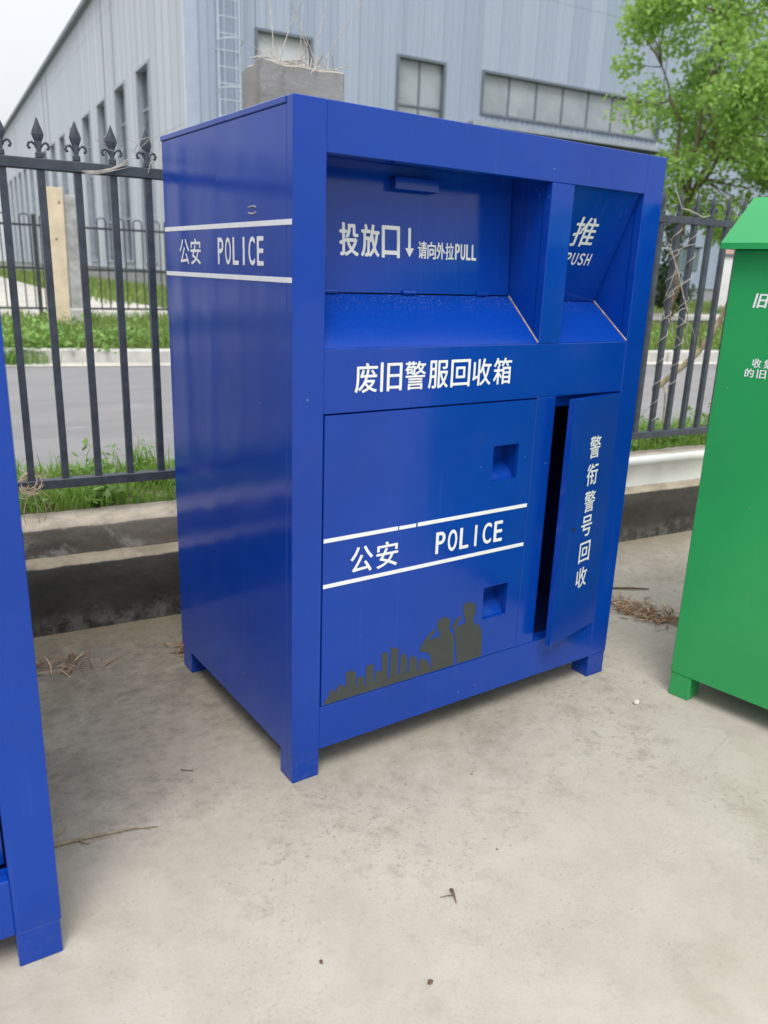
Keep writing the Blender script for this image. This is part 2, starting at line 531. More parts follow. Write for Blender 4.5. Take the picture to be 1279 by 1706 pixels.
for i in range(-40, 30):
    mb.box(i + .006, i + .994, 0, .16 + rnd.uniform(0, .01), Z_R - .1, Z_R + .165 + rnd.uniform(-.006, .006), Mk, .018)
tag(mb.build('kerb', M_kerb), kind='structure')
sheet('verge', [kl(-40, .16, Z_V), kl(60, .16, Z_V), bl(70, 120, Z_V), bl(-60, 120, Z_V)], M_land)
P2 = Vector((2.4347, 14.5691, 0))
def fl(e, b, z): return P2 + BE * e + BB * b + Vector((0, 0, z))
sheet('path', [fl(-30, -.35, Z_V + .02), fl(40, -.35, Z_V + .02), fl(40, 3.0, Z_V + .02), fl(-30, 3.0, Z_V + .02)], M_path)
sheet('apron', [fl(-30, 3.0, Z_V + .02), fl(3.2, 3.0, Z_V + .02), bl(-4.6, 3.5, Z_V + .02), bl(-4.6, 70, Z_V + .02), bl(-40, 70, Z_V + .02)], M_path)

# ------------------------------------------------------------------ retaining wall
def wall_run(name, mat, parent, s0, s1, prof, jit=.004, step=.02, smooth=False):
    """profile [(t,z)...] swept along the wall with small chips on its edges"""
    n = max(2, int((s1 - s0) / step))
    mb = MB(); mb.keep = False
    k = len(prof)
    vs, fs = [], []
    for i in range(n + 1):
        s = s0 + (s1 - s0) * i / n
        for j, (t, z) in enumerate(prof):
            a = noise.noise(Vector((s * 5.1, j * 3.3, 1.7))) * jit * .5 + noise.noise(Vector((s * 19, j * 7.7, 5.2))) * jit
            b = noise.noise(Vector((s * 6.3, j * 2.1, 9.4))) * jit * .5 + noise.noise(Vector((s * 21, j * 5.5, 3.3))) * jit
            if j in (0, k - 1): b = 0
            vs.append(wl(s, t + a, z + b))
    for i in range(n):
        for j in range(k - 1):
            fs.append((i * k + j, (i + 1) * k + j, (i + 1) * k + j + 1, i * k + j + 1))
    fs.append(tuple(range(k))); fs.append(tuple(n * k + j for j in reversed(range(k))))
    mb.add(vs, fs)
    return mb.build(name, mat, parent, True)
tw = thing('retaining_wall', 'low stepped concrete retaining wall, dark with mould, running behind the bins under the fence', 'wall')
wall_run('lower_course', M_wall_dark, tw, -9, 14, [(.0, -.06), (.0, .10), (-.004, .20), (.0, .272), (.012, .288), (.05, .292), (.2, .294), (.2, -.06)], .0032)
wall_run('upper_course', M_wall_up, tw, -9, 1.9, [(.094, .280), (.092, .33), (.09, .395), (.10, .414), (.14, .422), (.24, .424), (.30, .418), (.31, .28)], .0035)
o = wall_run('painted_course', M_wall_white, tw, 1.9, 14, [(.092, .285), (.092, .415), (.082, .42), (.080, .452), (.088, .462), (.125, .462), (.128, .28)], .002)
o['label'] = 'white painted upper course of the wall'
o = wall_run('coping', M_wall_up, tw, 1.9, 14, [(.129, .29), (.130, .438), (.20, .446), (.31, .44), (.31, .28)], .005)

# ------------------------------------------------------------------ near grass bank behind the wall
def grass_obj(name, label, n, place, h, w, mat, lean=.5, seed=1):
    r = random.Random(seed)
    vs, fs = [], []
    for _ in range(n):
        q = place(r)
        if q is None: continue
        p, k = q
        hh = r.uniform(*h) * k
        a = r.uniform(0, 6.283); ww = r.uniform(.6, 1) * w
        u = Vector((math.cos(a), math.sin(a), 0)); l = Vector((math.cos(a + 1.57 + r.uniform(-.5, .5)), math.sin(a + 1.57), 0)) * hh * r.uniform(.05, lean)
        o = len(vs)
        mid = p + l * .35 + Vector((0, 0, hh * .6)); tip = p + l + Vector((0, 0, hh * r.uniform(.8, 1)))
        vs += [p - u * ww, p + u * ww, mid + u * ww * .8, mid - u * ww * .8, tip]
        fs += [(o, o + 1, o + 2, o + 3), (o + 3, o + 2, o + 4)]
    mb = MB(); mb.keep = True; mb.add(vs, fs)
    return tag(mb.build(name, mat), label, 'grass', kind='stuff')
def bank_z(t): return .405 - max(0, t - .45) * .10
nb = MB()
vs, fs = [], []
ts = [.29, .45, .8, 1.2, 1.6]
for i in range(0, 161):
    s = -4 + i * .1
    for t in ts:
        vs.append(wl(s, t + (noise.noise(Vector((s, 2, 3))) * .12 if t > 1.1 else 0), bank_z(t) + noise.noise(Vector((s * 3, t * 3, 0))) * .012 - (.03 if t == ts[-1] else 0)))
for i in range(160):
    for j in range(len(ts) - 1):
        k = len(ts)
        fs.append((i * k + j, (i + 1) * k + j, (i + 1) * k + j + 1, i * k + j + 1))
nb.add(vs, fs)
tag(nb.build('bank', M_soil), kind='structure')
def place_bank(r):
    s = r.uniform(-1.2, 6.5); t = .30 + r.random() ** 1.15 * 1.2
    if t > 1.2 and noise.noise(Vector((s * 2.0, t * 3, 7))) < .0: return None
    k = .55 + .75 * max(0, noise.noise(Vector((s * 2.3, t * 2.3, 4))) + .45)
    return wl(s, t, bank_z(t) - .015), k
grass_obj('grass', 'short bright green grass on the strip between the wall and the road', 34000, place_bank, (.035, .10), .0045, M_grass, .7, 3)
def place_tall(r):
    c = r.choice([(3.45, .55, .35), (4.2, .7, .5), (.62, .9, .1), (.1, 1.0, .25), (.95, .5, .15), (3.2, .4, .2), (5.2, .7, .5)])
    s = r.gauss(c[0], c[2]); t = max(.33, r.gauss(c[1], .15))
    return wl(s, t, bank_z(t) - .01), 1
grass_obj('tall_grass', 'taller loose grass stems rising from the grass strip beyond the fence', 700, place_tall, (.10, .26), .004, M_grass, .6, 8)
def weeds(name, label, n, spots, size, mat, seed, hmax):
    r = random.Random(seed)
    vs, fs = [], []
    for _ in range(n):
        p, rad, hz = spots(r)
        c = p + Vector((r.gauss(0, rad), r.gauss(0, rad), abs(r.gauss(0, .5)) * hz))
        a = r.uniform(0, 6.283); el = r.uniform(-.3, 1.0); sz = r.uniform(.5, 1.1) * size
        d = Vector((math.cos(a) * math.cos(el), math.sin(a) * math.cos(el), math.sin(el)))
        u = d.cross(Vector((0, 0, 1))).normalized() * sz * .32
        o = len(vs)
        vs += [c, c + d * sz * .45 + u, c + d * sz, c + d * sz * .45 - u]
        fs += [(o, o + 1, o + 2, o + 3)]
    mb = MB(); mb.keep = True; mb.add(vs, fs)
    return tag(mb.build(name, mat), label, 'weeds', kind='stuff')
BANKW = [(rnd.uniform(-.5, 6), rnd.uniform(.35, 1.15)) for _ in range(60)] + [(3.3 + rnd.random() * .9, .36 + rnd.random() * .4) for _ in range(14)]
def sp_bank(r):
    s, t = r.choice(BANKW)
    return wl(s, t, bank_z(t) + .02), .05, .14
weeds('low_weeds', 'low broad leaved weeds among the grass beyond the fence', 2600, sp_bank, .055, M_weed, 5, .15)

# far verge
def place_verge(r):
    s = r.uniform(-4, 30); n = .2 + r.random() ** 1.2 * 6.2
    p = kl(s, n, Z_V)
    if (p - P2).dot(BB) > -.4: return None
    return p, .5 + .8 * max(0, noise.noise(Vector((p.x * .9, p.y * .9, 2))) + .5)
grass_obj('verge_grass', 'rough green grass on the far verge past the road kerb', 42000, place_verge, (.08, .26), .010, M_verge, .6, 11)
VW = [(rnd.uniform(-3, 6) if rnd.random() < .65 else rnd.uniform(6, 24), .25 + rnd.random() * 3.0) for _ in range(170)]
def sp_verge(r):
    s, n = r.choice(VW)
    return kl(s, n, Z_V + .01), .2, .19
weeds('verge_weeds', 'bushy green weeds growing on the far verge past the road kerb', 8500, sp_verge, .11, M_weed, 6, .4)
def place_kerbweed(r):
    s = r.gauss(-1.0, .3); n = r.gauss(-.06, .08)
    return kl(s, n, Z_R), 1
grass_obj('gutter_weeds', 'small tuft of weeds growing in the gutter against the kerb', 500, place_kerbweed, (.08, .24), .009, M_weed, .7, 12)
def place_far(r):
    e = r.uniform(-6, 28); b = r.uniform(-8.4, -.2)
    if e < -4.6: return None
    return bl(e, b, Z_V), 1
def place_far2(r):
    if r.random() < .5: return place_far(r)
    e = r.uniform(-4.6, -.2); b = r.uniform(-2, 40)
    return bl(e, b, Z_V), 1
grass_obj('lawn', 'thin grass at the foot of the warehouse walls', 16000, place_far2, (.12, .42), .02, M_verge, .6, 14)

# ------------------------------------------------------------------ iron fence with spear finials
def make_picket(parent):
    mb = MB()
    mb.box(-.013, .013, -.013, .013, .56, 1.772)
    p = mb.build('picket', M_iron, parent)
    f = MB()
    f.box(-.013, .013, -.013, .013, 1.772, 1.792, bev=.003)
    f.box(-.008, .008, -.008, .008, 1.792, 1.828)
    prof = [(1.815, .009), (1.826, .012), (1.84, .018), (1.852, .021), (1.866, .017), (1.885, .009), (1.906, .0015)]
    vs, fs = [], []
    for z, w in prof:
        vs += [(-w, 0, z), (0, -w * .45, z), (w, 0, z), (0, w * .45, z)]
    for i in range(len(prof) - 1):
        for k in range(4):
            fs.append((i * 4 + k, i * 4 + (k + 1) % 4, i * 4 + 4 + (k + 1) % 4, i * 4 + 4 + k))
    fs += [(0, 3, 2, 1), tuple(range(len(vs) - 4, len(vs)))]
    f.add(vs, fs)
    for s in (-1, 1):
        path = [(s * .004, 0, 1.803), (s * .012, 0, 1.818), (s * .022, 0, 1.825), (s * .031, 0, 1.822), (s * .0355, 0, 1.812), (s * .032, 0, 1.804), (s * .027, 0, 1.806)]
        f.tube(path, [.006, .0055, .005, .005, .005, .005, .0055], 6)
    h = f.build('spearhead', M_iron, p)
    return p
def iron_fence(label, s0, s1, first, n):
    t = thing('iron_fence', label, 'fence', wl(0, .18, 0), W_ANG, 'iron fence panels on the wall')
    for z0, z1 in ((1.733, 1.771), (.552, .590)):
        MB().box(s0, s1, -.019, .019, z0, z1, bev=.003).build('rail', M_iron, t)
    p0 = make_picket(t)
    h0 = kids(p0)[0]
    p0.location = (first, 0, 0)
    for i in range(1, n):
        p = p0.copy(); COL.objects.link(p); p.parent = t
        p.location = (first + .126 * i, 0, 0)
        h = h0.copy(); COL.objects.link(h); h.parent = p
        tl = R(rnd.uniform(-.6, .6)); p.rotation_euler = (0, 0, rnd.uniform(-.12, .12))
    return t
iron_fence('black iron fence panel with spear tips seen between the two blue bins', -1.45, .965, .177 - .126 * 12, 19)
iron_fence('black iron fence panel with spear tips behind the green bin, wound with dry vines', 1.32, 4.9, 3.262 - .126 * 15, 28)

# concrete pillar between the two panels
t = thing('concrete_pillar', 'raw concrete fence pillar with a broken top rising behind the large blue bin', 'pillar', wl(0, 0, 0), W_ANG)
mb = MB()
bm = bmesh.new()
bmesh.ops.create_cube(bm, size=1)
for v in bm.verts: v.co = Vector((1.143 + v.co.x * .352, .165 + v.co.y * .235, 1.25 + v.co.z * 1.86))
bmesh.ops.bevel(bm, geom=list(bm.edges), offset=.008, segments=1, affect='EDGES')
bmesh.ops.subdivide_edges(bm, edges=list(bm.edges), cuts=10, use_grid_fill=True)
for v in bm.verts:
    nz = noise.noise(v.co * 7) * .008 + noise.noise(v.co * 23) * .004
    if v.co.z > 2.1: v.co.z += noise.noise(Vector((v.co.x * 9, v.co.y * 9, 1))) * .02
    v.co += Vector((nz, nz * .7, 0))
bm.verts.index_update()
mb.add([v.co.copy() for v in bm.verts], [[v.index for v in f.verts] for f in bm.faces]); bm.free()
mb.build('shaft', M_pillar, t)
# dry stems on the pillar top
mb = MB(); r = random.Random(3)
for i in range(26):
    a = Vector((1.143 + r.uniform(-.15, .16), .165 + r.uniform(-.09, .09), 2.17))
    pts = [a]; d = Vector((r.uniform(-.3, .3), r.uniform(-.2, .2), 1)).normalized()
    L = r.uniform(.04, .16) if i < 19 else r.uniform(.25, .62)
    for k in range(5):
        d = (d + Vector((r.gauss(0, .16), r.gauss(0, .12), r.gauss(-.02, .05)))).normalized()
        pts.append(pts[-1] + d * L / 5)
    mb.tube(pts, [.0022, .002, .0018, .0015, .0011, .0007], 4)
for i in range(34):
    a = Vector((1.143 + r.uniform(-.17, .17), .165 + r.uniform(-.11, .0), 2.185)); d = Vector((r.uniform(-1, 1), r.uniform(-.5, .3), r.uniform(-.1, .35))).normalized()
    mb.tube([a, a + d * .04, a + d * .09 + Vector((0, 0, -.015))], [.002, .0018, .001], 4)
o = mb.build('dry_stems', M_straw_grey); o.location = wl(0, 0, 0); o.rotation_euler = (0, 0, W_ANG)
tag(o, 'tangle of dry stems standing on the broken top of the concrete pillar', 'dry plant', kind='stuff')

# dry vines and straw on the fence
def strand(mb, pts, rad):
    mb.tube(pts, [rad] * (len(pts) - 1) + [rad * .5], 5)
def fence_local(name, label, cat, mb, mat, kind=None):
    o = mb.build(name, mat); o.location = wl(0, .18, 0); o.rotation_euler = (0, 0, W_ANG)
    return tag(o, label, cat, kind=kind)
mb = MB(); r = random.Random(21)
for s in (3.388, 3.514):
    for ph in ((0,) if s < 3.45 else (1.0,)):
        pts = []
        z = .62 + r.uniform(0, .2)
        while z < 1.72:
            a = z * 2 * math.pi / .115 + ph + 1.6 * noise.noise(Vector((s * 9, 0, z * 4)))
            rad = .021 + r.uniform(0, .006)
            pts.append((s + rad * math.cos(a), rad * math.sin(a), z)); z += .0125
        strand(mb, pts, .0019)
for _ in range(9):
    s = r.uniform(3.30, 3.55); z = r.uniform(1.1, 1.75)
    pts = [Vector((s, -.02, z))]
    d = Vector((r.uniform(-.3, .6), r.uniform(-.25, .05), r.uniform(-1, .6))).normalized()
    for k in range(6):
        d = (d + Vector((r.gauss(0, .25), r.gauss(0, .1), r.gauss(0, .25)))).normalized()
        pts.append(pts[-1] + d * r.uniform(.02, .05))
    strand(mb, pts, .0015)
strand(mb, [(3.30, -.02, 1.93), (3.34, -.025, 1.86), (3.38, -.02, 1.81), (3.45, -.022, 1.80), (3.55, -.02, 1.775), (3.60, -.02, 1.785)], .003)
strand(mb, [(3.27, -.02, 1.60), (3.31, -.026, 1.605), (3.36, -.024, 1.56), (3.42, -.026, 1.46), (3.48, -.02, 1.36), (3.53, -.024, 1.27), (3.60, .02, 1.12), (3.64, .03, 1.05)], .0035)
fence_local('dried_vine', 'pale dried vine spiralling round two pickets of the right fence panel', 'vine', mb, M_straw_grey)
mb = MB(); r = random.Random(5)
for i in range(44):
    c = Vector((.052 + r.gauss(0, .012), -.005 + r.gauss(0, .015), .57 + r.gauss(0, .012)))
    a0 = r.uniform(0, 6.28); rad = r.uniform(.018, .042); tl = r.uniform(-.5, .5); n = r.randint(5, 9)
    pts = [c + Vector((rad * math.cos(a0 + k * .5), rad * .8 * math.sin(a0 + k * .5), rad * .8 * math.sin(a0 + k * .5 + tl))) for k in range(n)]
    strand(mb, pts, .0016)
for dx, dz in ((-.03, -.18), (.03, -.16), (.008, -.24), (.045, -.1), (-.02, .07)):
    p = Vector((.05, -.02, .57)); pts = [p]
    for k in range(1, 6): pts.append(p + Vector((dx * math.sin(k * .5) * 1.4, -.02 * math.sin(k * .6), dz * k / 5)))
    strand(mb, pts, .0015)
fence_local('straw_nest', 'small ball of dry straw caught on the bottom rail of the left fence panel', 'straw', mb, M_straw)
mb = MB(); r = random.Random(9)
for i in range(9):
    o0 = r.uniform(-.006, .006)
    pts = [(.325 + r.uniform(-.01, .02), -.03, 1.734 + o0), (.37, -.032, 1.738 + o0), (.42, -.03, 1.752 + o0), (.47 + r.uniform(-.02, .03), -.022, 1.776 + o0 * 2)]
    strand(mb, pts, .0016)
for i in range(14):
    s = r.uniform(.42, .66); z = r.uniform(1.775, 1.83)
    p = Vector((s, r.uniform(-.02, .02), z)); d = Vector((r.uniform(-1, 1), r.uniform(-.3, .3), r.uniform(-.3, 1))).normalized()
    pts = [p]
    for k in range(4):
        d = (d + Vector((r.gauss(0, .35), 0, r.gauss(0, .3)))).normalized(); pts.append(pts[-1] + d * .025)
    strand(mb, pts, .0011)
fence_local('straw_wisp', 'wisp of pale straw lying across the top rail of the left fence panel', 'straw', mb, M_straw_grey)
mb = MB()
mb.tube([(3.46, .085, .81), (3.55, .08, .875), (3.66, .075, .95), (3.76, .075, 1.02), (3.86, .07, 1.13), (3.93, .06, 1.27), (3.98, .05, 1.42)], [.015, .017, .017, .018, .017, .014, .009], 8)
mb.tube([(3.79, .075, 1.04), (3.75, .05, 1.12), (3.69, .04, 1.20)], [.008, .006, .004], 6)
mb.tube([(3.52, .08, .85), (3.5, .03, .80), (3.5, .02, .62)], [.006, .006, .005], 6)
fence_local('dead_branch', 'bent dead branch leaning behind the pickets beside the green bin', 'branch', mb, M_twig)

# ------------------------------------------------------------------ far loop top fence
t = thing('loop_top_fence', 'thin dark loop top metal fence along the path across the road', 'fence', (P2.x, P2.y, Z_V + .02), TH)
Zf = -Z_V - .02
E0, E1 = -4.0, 11.0
for z in (2.03, 1.278, .56):
    MB().box(E0, E1, -.016, .016, z - .02 + Zf, z + .02 + Zf).build('rail', M_iron2, t)
pp = None
for e in (-3.95, -2.35, -.75, .05, .85, 2.45, 4.05, 5.65, 7.25, 8.85, 10.45):
    if pp is None:
        pp = MB().box(-.035, .035, -.035, .035, 0, 2.22 + Zf, bev=.004).build('post', M_iron2, t)
    else:
        pp = pp.copy(); COL.objects.link(pp); pp.parent = t
    pp.location = (e, 0, 0)
lp = None
e = E0 + .13
while e < E1 - .2:
    if min(abs(e + .08 - q) for q in (-3.95, -2.35, -.75, .05, .85, 2.45, 4.05, 5.65, 7.25, 8.85, 10.45)) > .125:
        if lp is None:
            pts = [(0, 0, .56 + Zf), (0, 0, 2.16 + Zf)] + [(.08 - .08 * math.cos(a), 0, 2.16 + .06 * math.sin(a) + Zf) for a in (.5, 1.1, 1.57, 2.05, 2.64)] + [(.16, 0, 2.16 + Zf), (.16, 0, .56 + Zf)]
            lp = MB().tube(pts, .0125, 6).build('loop', M_iron2, t)
        else:
            lp = lp.copy(); COL.objects.link(lp); lp.parent = t
        lp.location = (e, 0, 0)
    e += .335

# ------------------------------------------------------------------ warehouse
wh = thing('warehouse', 'large blue grey corrugated metal warehouse across the road', 'warehouse', (BK.x, BK.y, 0), TH)
# local axes: x = along the front, y = back
def corr(mb, u0, u1, z0, z1, pitch, depth, front, zt=None):
    """corrugated sheet; front: along local x at y=0 facing -y, else along local y at x=0 facing -x"""
    n0 = int(math.floor(u0 / pitch)); prof = []
    for k in range(n0, int(u1 / pitch) + 2):
        b = k * pitch
        for q, d in ((0, 0), (.12, depth), (.34, depth), (.46, 0)):
            u = b + q * pitch
            if u0 < u < u1: prof.append((u, d))
    prof = [(u0, prof[0][1] if prof else 0)] + prof + [(u1, prof[-1][1] if prof else 0)]
    vs, fs = [], []
    for u, d in prof:
        top = z1 if zt is None else zt(u)
        if front: vs += [(u, -d, z0), (u, -d, top)]
        else: vs += [(-d, u, z0), (-d, u, top)]
    for i in range(len(prof) - 1):
        fs.append((2 * i, 2 * i + 2, 2 * i + 3, 2 * i + 1))
    mb.add(vs, fs)
def clad(name, mat, u0, u1, z0, z1, wins, pitch, depth, front, zt=None):
    mb = MB()
    us = sorted({u0, u1} | {w[0] for w in wins} | {w[1] for w in wins})
    for a, b in zip(us[:-1], us[1:]):
        ws = sorted([w for w in wins if w[0] <= a and w[1] >= b], key=lambda w: w[2])
        z = z0
        for w in ws:
            if w[2] > z + .001: corr(mb, a, b, z, w[2], pitch, depth, front)
            z = w[3]
        corr(mb, a, b, z, z1, pitch, depth, front, zt)
    return mb.build(name, mat, wh)
ZP = 1.2
WL, WF = 78.0, 46.0
left_w = [(5.1 + 4.36 * i, 7.25 + 4.36 * i, 1.5, 8.88) for i in range(16)]
front_w = [(2.40, 4.46, 7.2, 9.24), (8.02, 10.1, 5.6, 9.24), (11.93, 21.9, 7.7, 9.24), (24.5, 34.4, 7.7, 9.24)]
gz = lambda u: 13.5 + min(u, WF - u) * .1
clad('side_wall', M_clad_l, 0.18, WL, ZP, 13.4, left_w, .2, .022, False)
clad('front_wall', M_clad_f, .35, WF, ZP, 13.5, front_w, .3, .04, True, gz)
MB().box(-.05, .35, -.07, .12, ZP, 13.45).build('corner_flashing', M_trim, wh)
MB().box(-.07, .16, .12, .22, ZP, 13.45).build('corner_strip', M_trim_lt, wh)
mb = MB(); mb.box(-.03, WF, -.03, .2, .1, ZP - .01); mb.box(-.03, .2, .2, WL, .1, ZP - .01)
mb.build('plinth', M_plinth, wh)
mb = MB(); mb.box(-.12, WF, -.085, .1, ZP - .01, ZP + .03); mb.box(-.085, .1, .1, WL, ZP - .01, ZP + .03)
mb.build('drip_trim', M_frame_lt, wh)
mb = MB(); mb.box(-.28, .12, .0, WL, 13.4, 13.62)
mb.build('gutter_edge', M_gutter, wh)
mb = MB()
mb.add([(-.2, -.1, 13.63), (WF / 2, -.1, 13.5 + WF / 2 * .1 + .15), (WF / 2, WL, 13.5 + WF / 2 * .1 + .15), (-.2, WL, 13.63), (WF + .1, -.1, 13.63), (WF + .1, WL, 13.63)], [(0, 1, 2, 3), (1, 4, 5, 2)])
mb.build('roof', M_gutter, wh)
def window(u0, u1, z0, z1, front, panes, glassm, rails=(), framem=None, fw_=.05, rec=.14):
    """frame round an opening, recessed panes with mullions"""
    framem = framem or M_frame
    def B(mb, a, b, d0, d1, c, e_):
        if front: mb.box(a, b, d0, d1, c, e_)
        else: mb.box(d0, d1, a, b, c, e_)
    mb = MB()
    B(mb, u0 - .04, u0 + fw_, -.075, rec + .05, z0 - .04, z1 + .04); B(mb, u1 - fw_, u1 + .04, -.075, rec + .05, z0 - .04, z1 + .04)
    B(mb, u0 + fw_, u1 - fw_, -.075, rec + .05, z1 - fw_, z1 + .04); B(mb, u0 + fw_, u1 - fw_, -.10, rec + .05, z0 - .04, z0 + fw_)
    w = mb.build('window', framem, wh)
    g_ = MB(); B(g_, u0 + fw_, u1 - fw_, rec, rec + .02, z0 + fw_, z1 - fw_)
    g_.build('pane', glassm, w)
    if panes > 1 or rails:
        for k in range(1, panes):
            u = u0 + (u1 - u0) * k / panes
            mu = MB(); B(mu, u - .03, u + .03, rec - .05, rec - .002, z0 + fw_, z1 - fw_)
            mu.build('mullion', framem, w)
        for z in rails:
            mu = MB(); B(mu, u0 + fw_, u1 - fw_, rec - .04, rec - .004, z - .035, z + .035)
            mu.build('transom', framem, w)
    return w
for (a, b, c, d) in left_w:
    window(a, b, c, d, False, 2, M_glass_l, (3.4, 5.9, 7.4), M_frame_lt, .06, .2)
window(*front_w[0], True, 1, M_blind, (), M_frame)
window(*front_w[1], True, 2, M_glass_f, (7.62,), M_frame)
window(*front_w[2], True, 7, M_glass_f, (), M_frame)
window(*front_w[3], True, 7, M_glass_f, (), M_frame_lt)
mb = MB(); mb.box(11.2, 23.5, -.55, 0, 7.22, 7.30); mb.box(11.2, 23.5, -.6, -.55, 7.14, 7.36)
o = mb.build('canopy', M_frame_lt, wh)
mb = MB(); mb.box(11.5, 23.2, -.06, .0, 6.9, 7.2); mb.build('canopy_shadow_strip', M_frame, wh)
# caged ladder
lad = MB()
for u in (.98, 1.72):
    lad.box(u - .03, u + .03, -.32, -.26, 2.5, 14.2)
for z in [3.2 + 2.6 * i for i in range(5)]:
    for u in (.98, 1.72): lad.box(u - .02, u + .02, -.26, 0, z - .03, z + .03)
lo = lad.build('ladder', M_ladder, wh)
rg = MB()
for i in range(23): rg.tube([(.98, -.29, 2.8 + .5 * i + .06), (1.72, -.29, 2.8 + .5 * i + .06)], .022, 6)
rg.build('rungs', M_ladder, lo)
hp = MB()
for i in range(8):
    z = 4.25 + 1.45 * i
    pts = [(1.35 - .42 * math.cos(a), -.29 - .72 * math.sin(a), z) for a in [math.pi * k / 12 for k in range(13)]]
    hp.tube(pts, .022, 6)
for a in (.75, 1.57, 2.4):
    hp.tube([(1.35 - .42 * math.cos(a), -.29 - .72 * math.sin(a), 4.2), (1.35 - .42 * math.cos(a), -.29 - .72 * math.sin(a), 14.2)], .014, 6)
hp.build('safety_cage', M_ladder, lo)

# ------------------------------------------------------------------ small structures over the road
qb = Vector((2.2724, 12.2727, Z_V))
t = thing('timber_board', 'tall pale raw timber board standing upright against a grey concrete post across the road', 'board', qb, TH)
Mx = Matrix.Rotation(R(.8), 4, 'Y')
mb = MB(); mb.box(-.17, .17, -.05, 0, 0, 2.12, Mx, .006); b0 = mb.build('plank', M_wood, t)
mb = MB(); r = random.Random(4)
for x_, z_ in ((.03, 1.35), (-.09, .7), (.1, 1.9)):
    mb.tube([(x_ + z_ * .014, -.0515, z_), (x_ + z_ * .014, -.049, z_)], .018, 8)
mb.build('knots', M_brownleaf, t)
t = thing('concrete_post', 'square grey concrete post with mottled foot beside the timber board', 'post', qb + BE * .30 + BB * .08, TH)
mb = MB(); mb.box(-.1, .1, -.1, .1, 0, 2.02, None, .012); mb.build('shaft', M_postconc, t)
mb = MB(); mb.box(-.13, .13, -.13, .13, 0, .28, None, .02); mb.build('footing', M_kerb, t)

def on_far(e, b): return fl(e, b, Z_V)
# shrub
def foliage(name, mat, clumps, per, size, parent, seed, flat=.0):
    r = random.Random(seed); vs, fs = [], []
    for (c, rad) in clumps:
        for _ in range(per):
            v = Vector((r.gauss(0, 1), r.gauss(0, 1), r.gauss(0, 1)))
            v = v.normalized() * (rad * r.random() ** .45)
            v.z *= .8
            p = c + v
            nrm = (Vector((r.gauss(0, 1), r.gauss(0, 1), r.gauss(.6, 1))) + v.normalized() * .5).normalized()
            u = nrm.orthogonal().normalized()
            u.rotate(Matrix.Rotation(r.uniform(0, 6.28), 3, nrm))
            w = nrm.cross(u); sz = size * r.uniform(.55, 1.15)
            o = len(vs)
            vs += [p - u * sz * .5, p + w * sz * .34 - nrm * sz * .08, p + u * sz * .55 - nrm * sz * .1, p - w * sz * .34 - nrm * sz * .08]
            fs += [(o, o + 1, o + 2), (o, o + 2, o + 3)]
    mb = MB(); mb.keep = True; mb.add(vs, fs)
    return mb.build(name, mat, parent)

def limb(mb, a, b, r0, r1, rng, n=6, sag=.08):
    pts = []; L = (b - a).length
    for k in range(n + 1):
        f = k / n
        p = a.lerp(b, f) + Vector((rng.gauss(0, 1), rng.gauss(0, 1), rng.gauss(0, .5))) * L * .025 * (1 if 0 < k < n else 0) + Vector((0, 0, -sag * L * math.sin(math.pi * f) * .4))
        pts.append(p)
    mb.tube(pts, [r0 + (r1 - r0) * k / n for k in range(n + 1)], 7)
    return pts
TR = Vector((15.908, 10.597, Z_V))
tree = thing('tree', 'leafy tree with bright yellow green foliage across the road', 'tree', TR)
r = random.Random(31)
CX = Vector((.8187, -.574, 0)); CY = Vector((.574, .8187, 0))
cc = CX * 1.15 + Vector((0, 0, 6.4 - Z_V))
clumps = []
for i in range(225):
    while True:
        v = Vector((r.uniform(-1, 1), r.uniform(-1, 1), r.uniform(-1, 1)))
        if .2 < v.length < 1: break
    wide = 1.0 - max(0, -v.z - .25) * .45
    p = cc + CX * v.x * 3.0 * wide + CY * v.y * 2.3 * wide + Vector((0, 0, v.z * 3.9))
    if noise.noise(p * .75 + Vector((3, 1, 8))) < -.36: continue
    clumps.append((p, r.uniform(.40, .78)))
for q in ((-.1, 0, 2.75), (-.35, .2, 3.1), (.35, -.2, 2.6), (.8, .1, 2.45), (1.6, 0, 2.3), (2.3, .2, 2.5), (2.9, -.2, 2.8), (-.6, 0, 3.6)):
    clumps.append((CX * q[0] + CY * q[1] + Vector((0, 0, q[2])), .42))
tm = MB()
fork = CX * .08 + Vector((0, 0, 2.9))
limb(tm, Vector((0, 0, -.1)), fork, .085, .07, r, 6, 0)
mains = [CX * -.9 + Vector((0, 0, 5.6)), CX * .6 + CY * .5 + Vector((0, 0, 7.8)), CX * 2.4 + Vector((0, 0, 5.9)), CX * 1.5 - CY * .9 + Vector((0, 0, 5.2)), CX * .2 - CY * .8 + Vector((0, 0, 7.0)), CX * 2.6 + CY * .6 + Vector((0, 0, 8.2))]
skel = []
for q in mains:
    skel += limb(tm, fork, q, .05, .016, r, 7, -.1)
for (c, rad) in clumps:
    j = min(skel, key=lambda p: (p - c).length + (0.8 if p.z > c.z + .4 else 0))
    limb(tm, j, c, .014, .004, r, 3, .05)
tm.build('trunk', M_bark, tree, True)
foliage('crown', M_leaf, clumps, 180, .138, tree, 77)

sh = thing('shrub', 'dark green shrub beyond the road, seen between the pickets right of the blue bin', 'shrub', (21.2, 14.5, Z_V))
cl = []
r = random.Random(8)
for i in range(22):
    cl.append((CX * r.uniform(-.45, .45) + CY * r.uniform(-.4, .4) + Vector((0, 0, r.uniform(.25, 2.7))), r.uniform(.25, .45)))
foliage('leaves', M_shrub, cl, 130, .13, sh, 12)
mb = MB()
for i in range(6): limb(mb, Vector((r.uniform(-.1, .1), r.uniform(-.1, .1), -.05)), cl[i][0], .03, .01, r, 4, 0)
mb.build('stems', M_bark, sh)

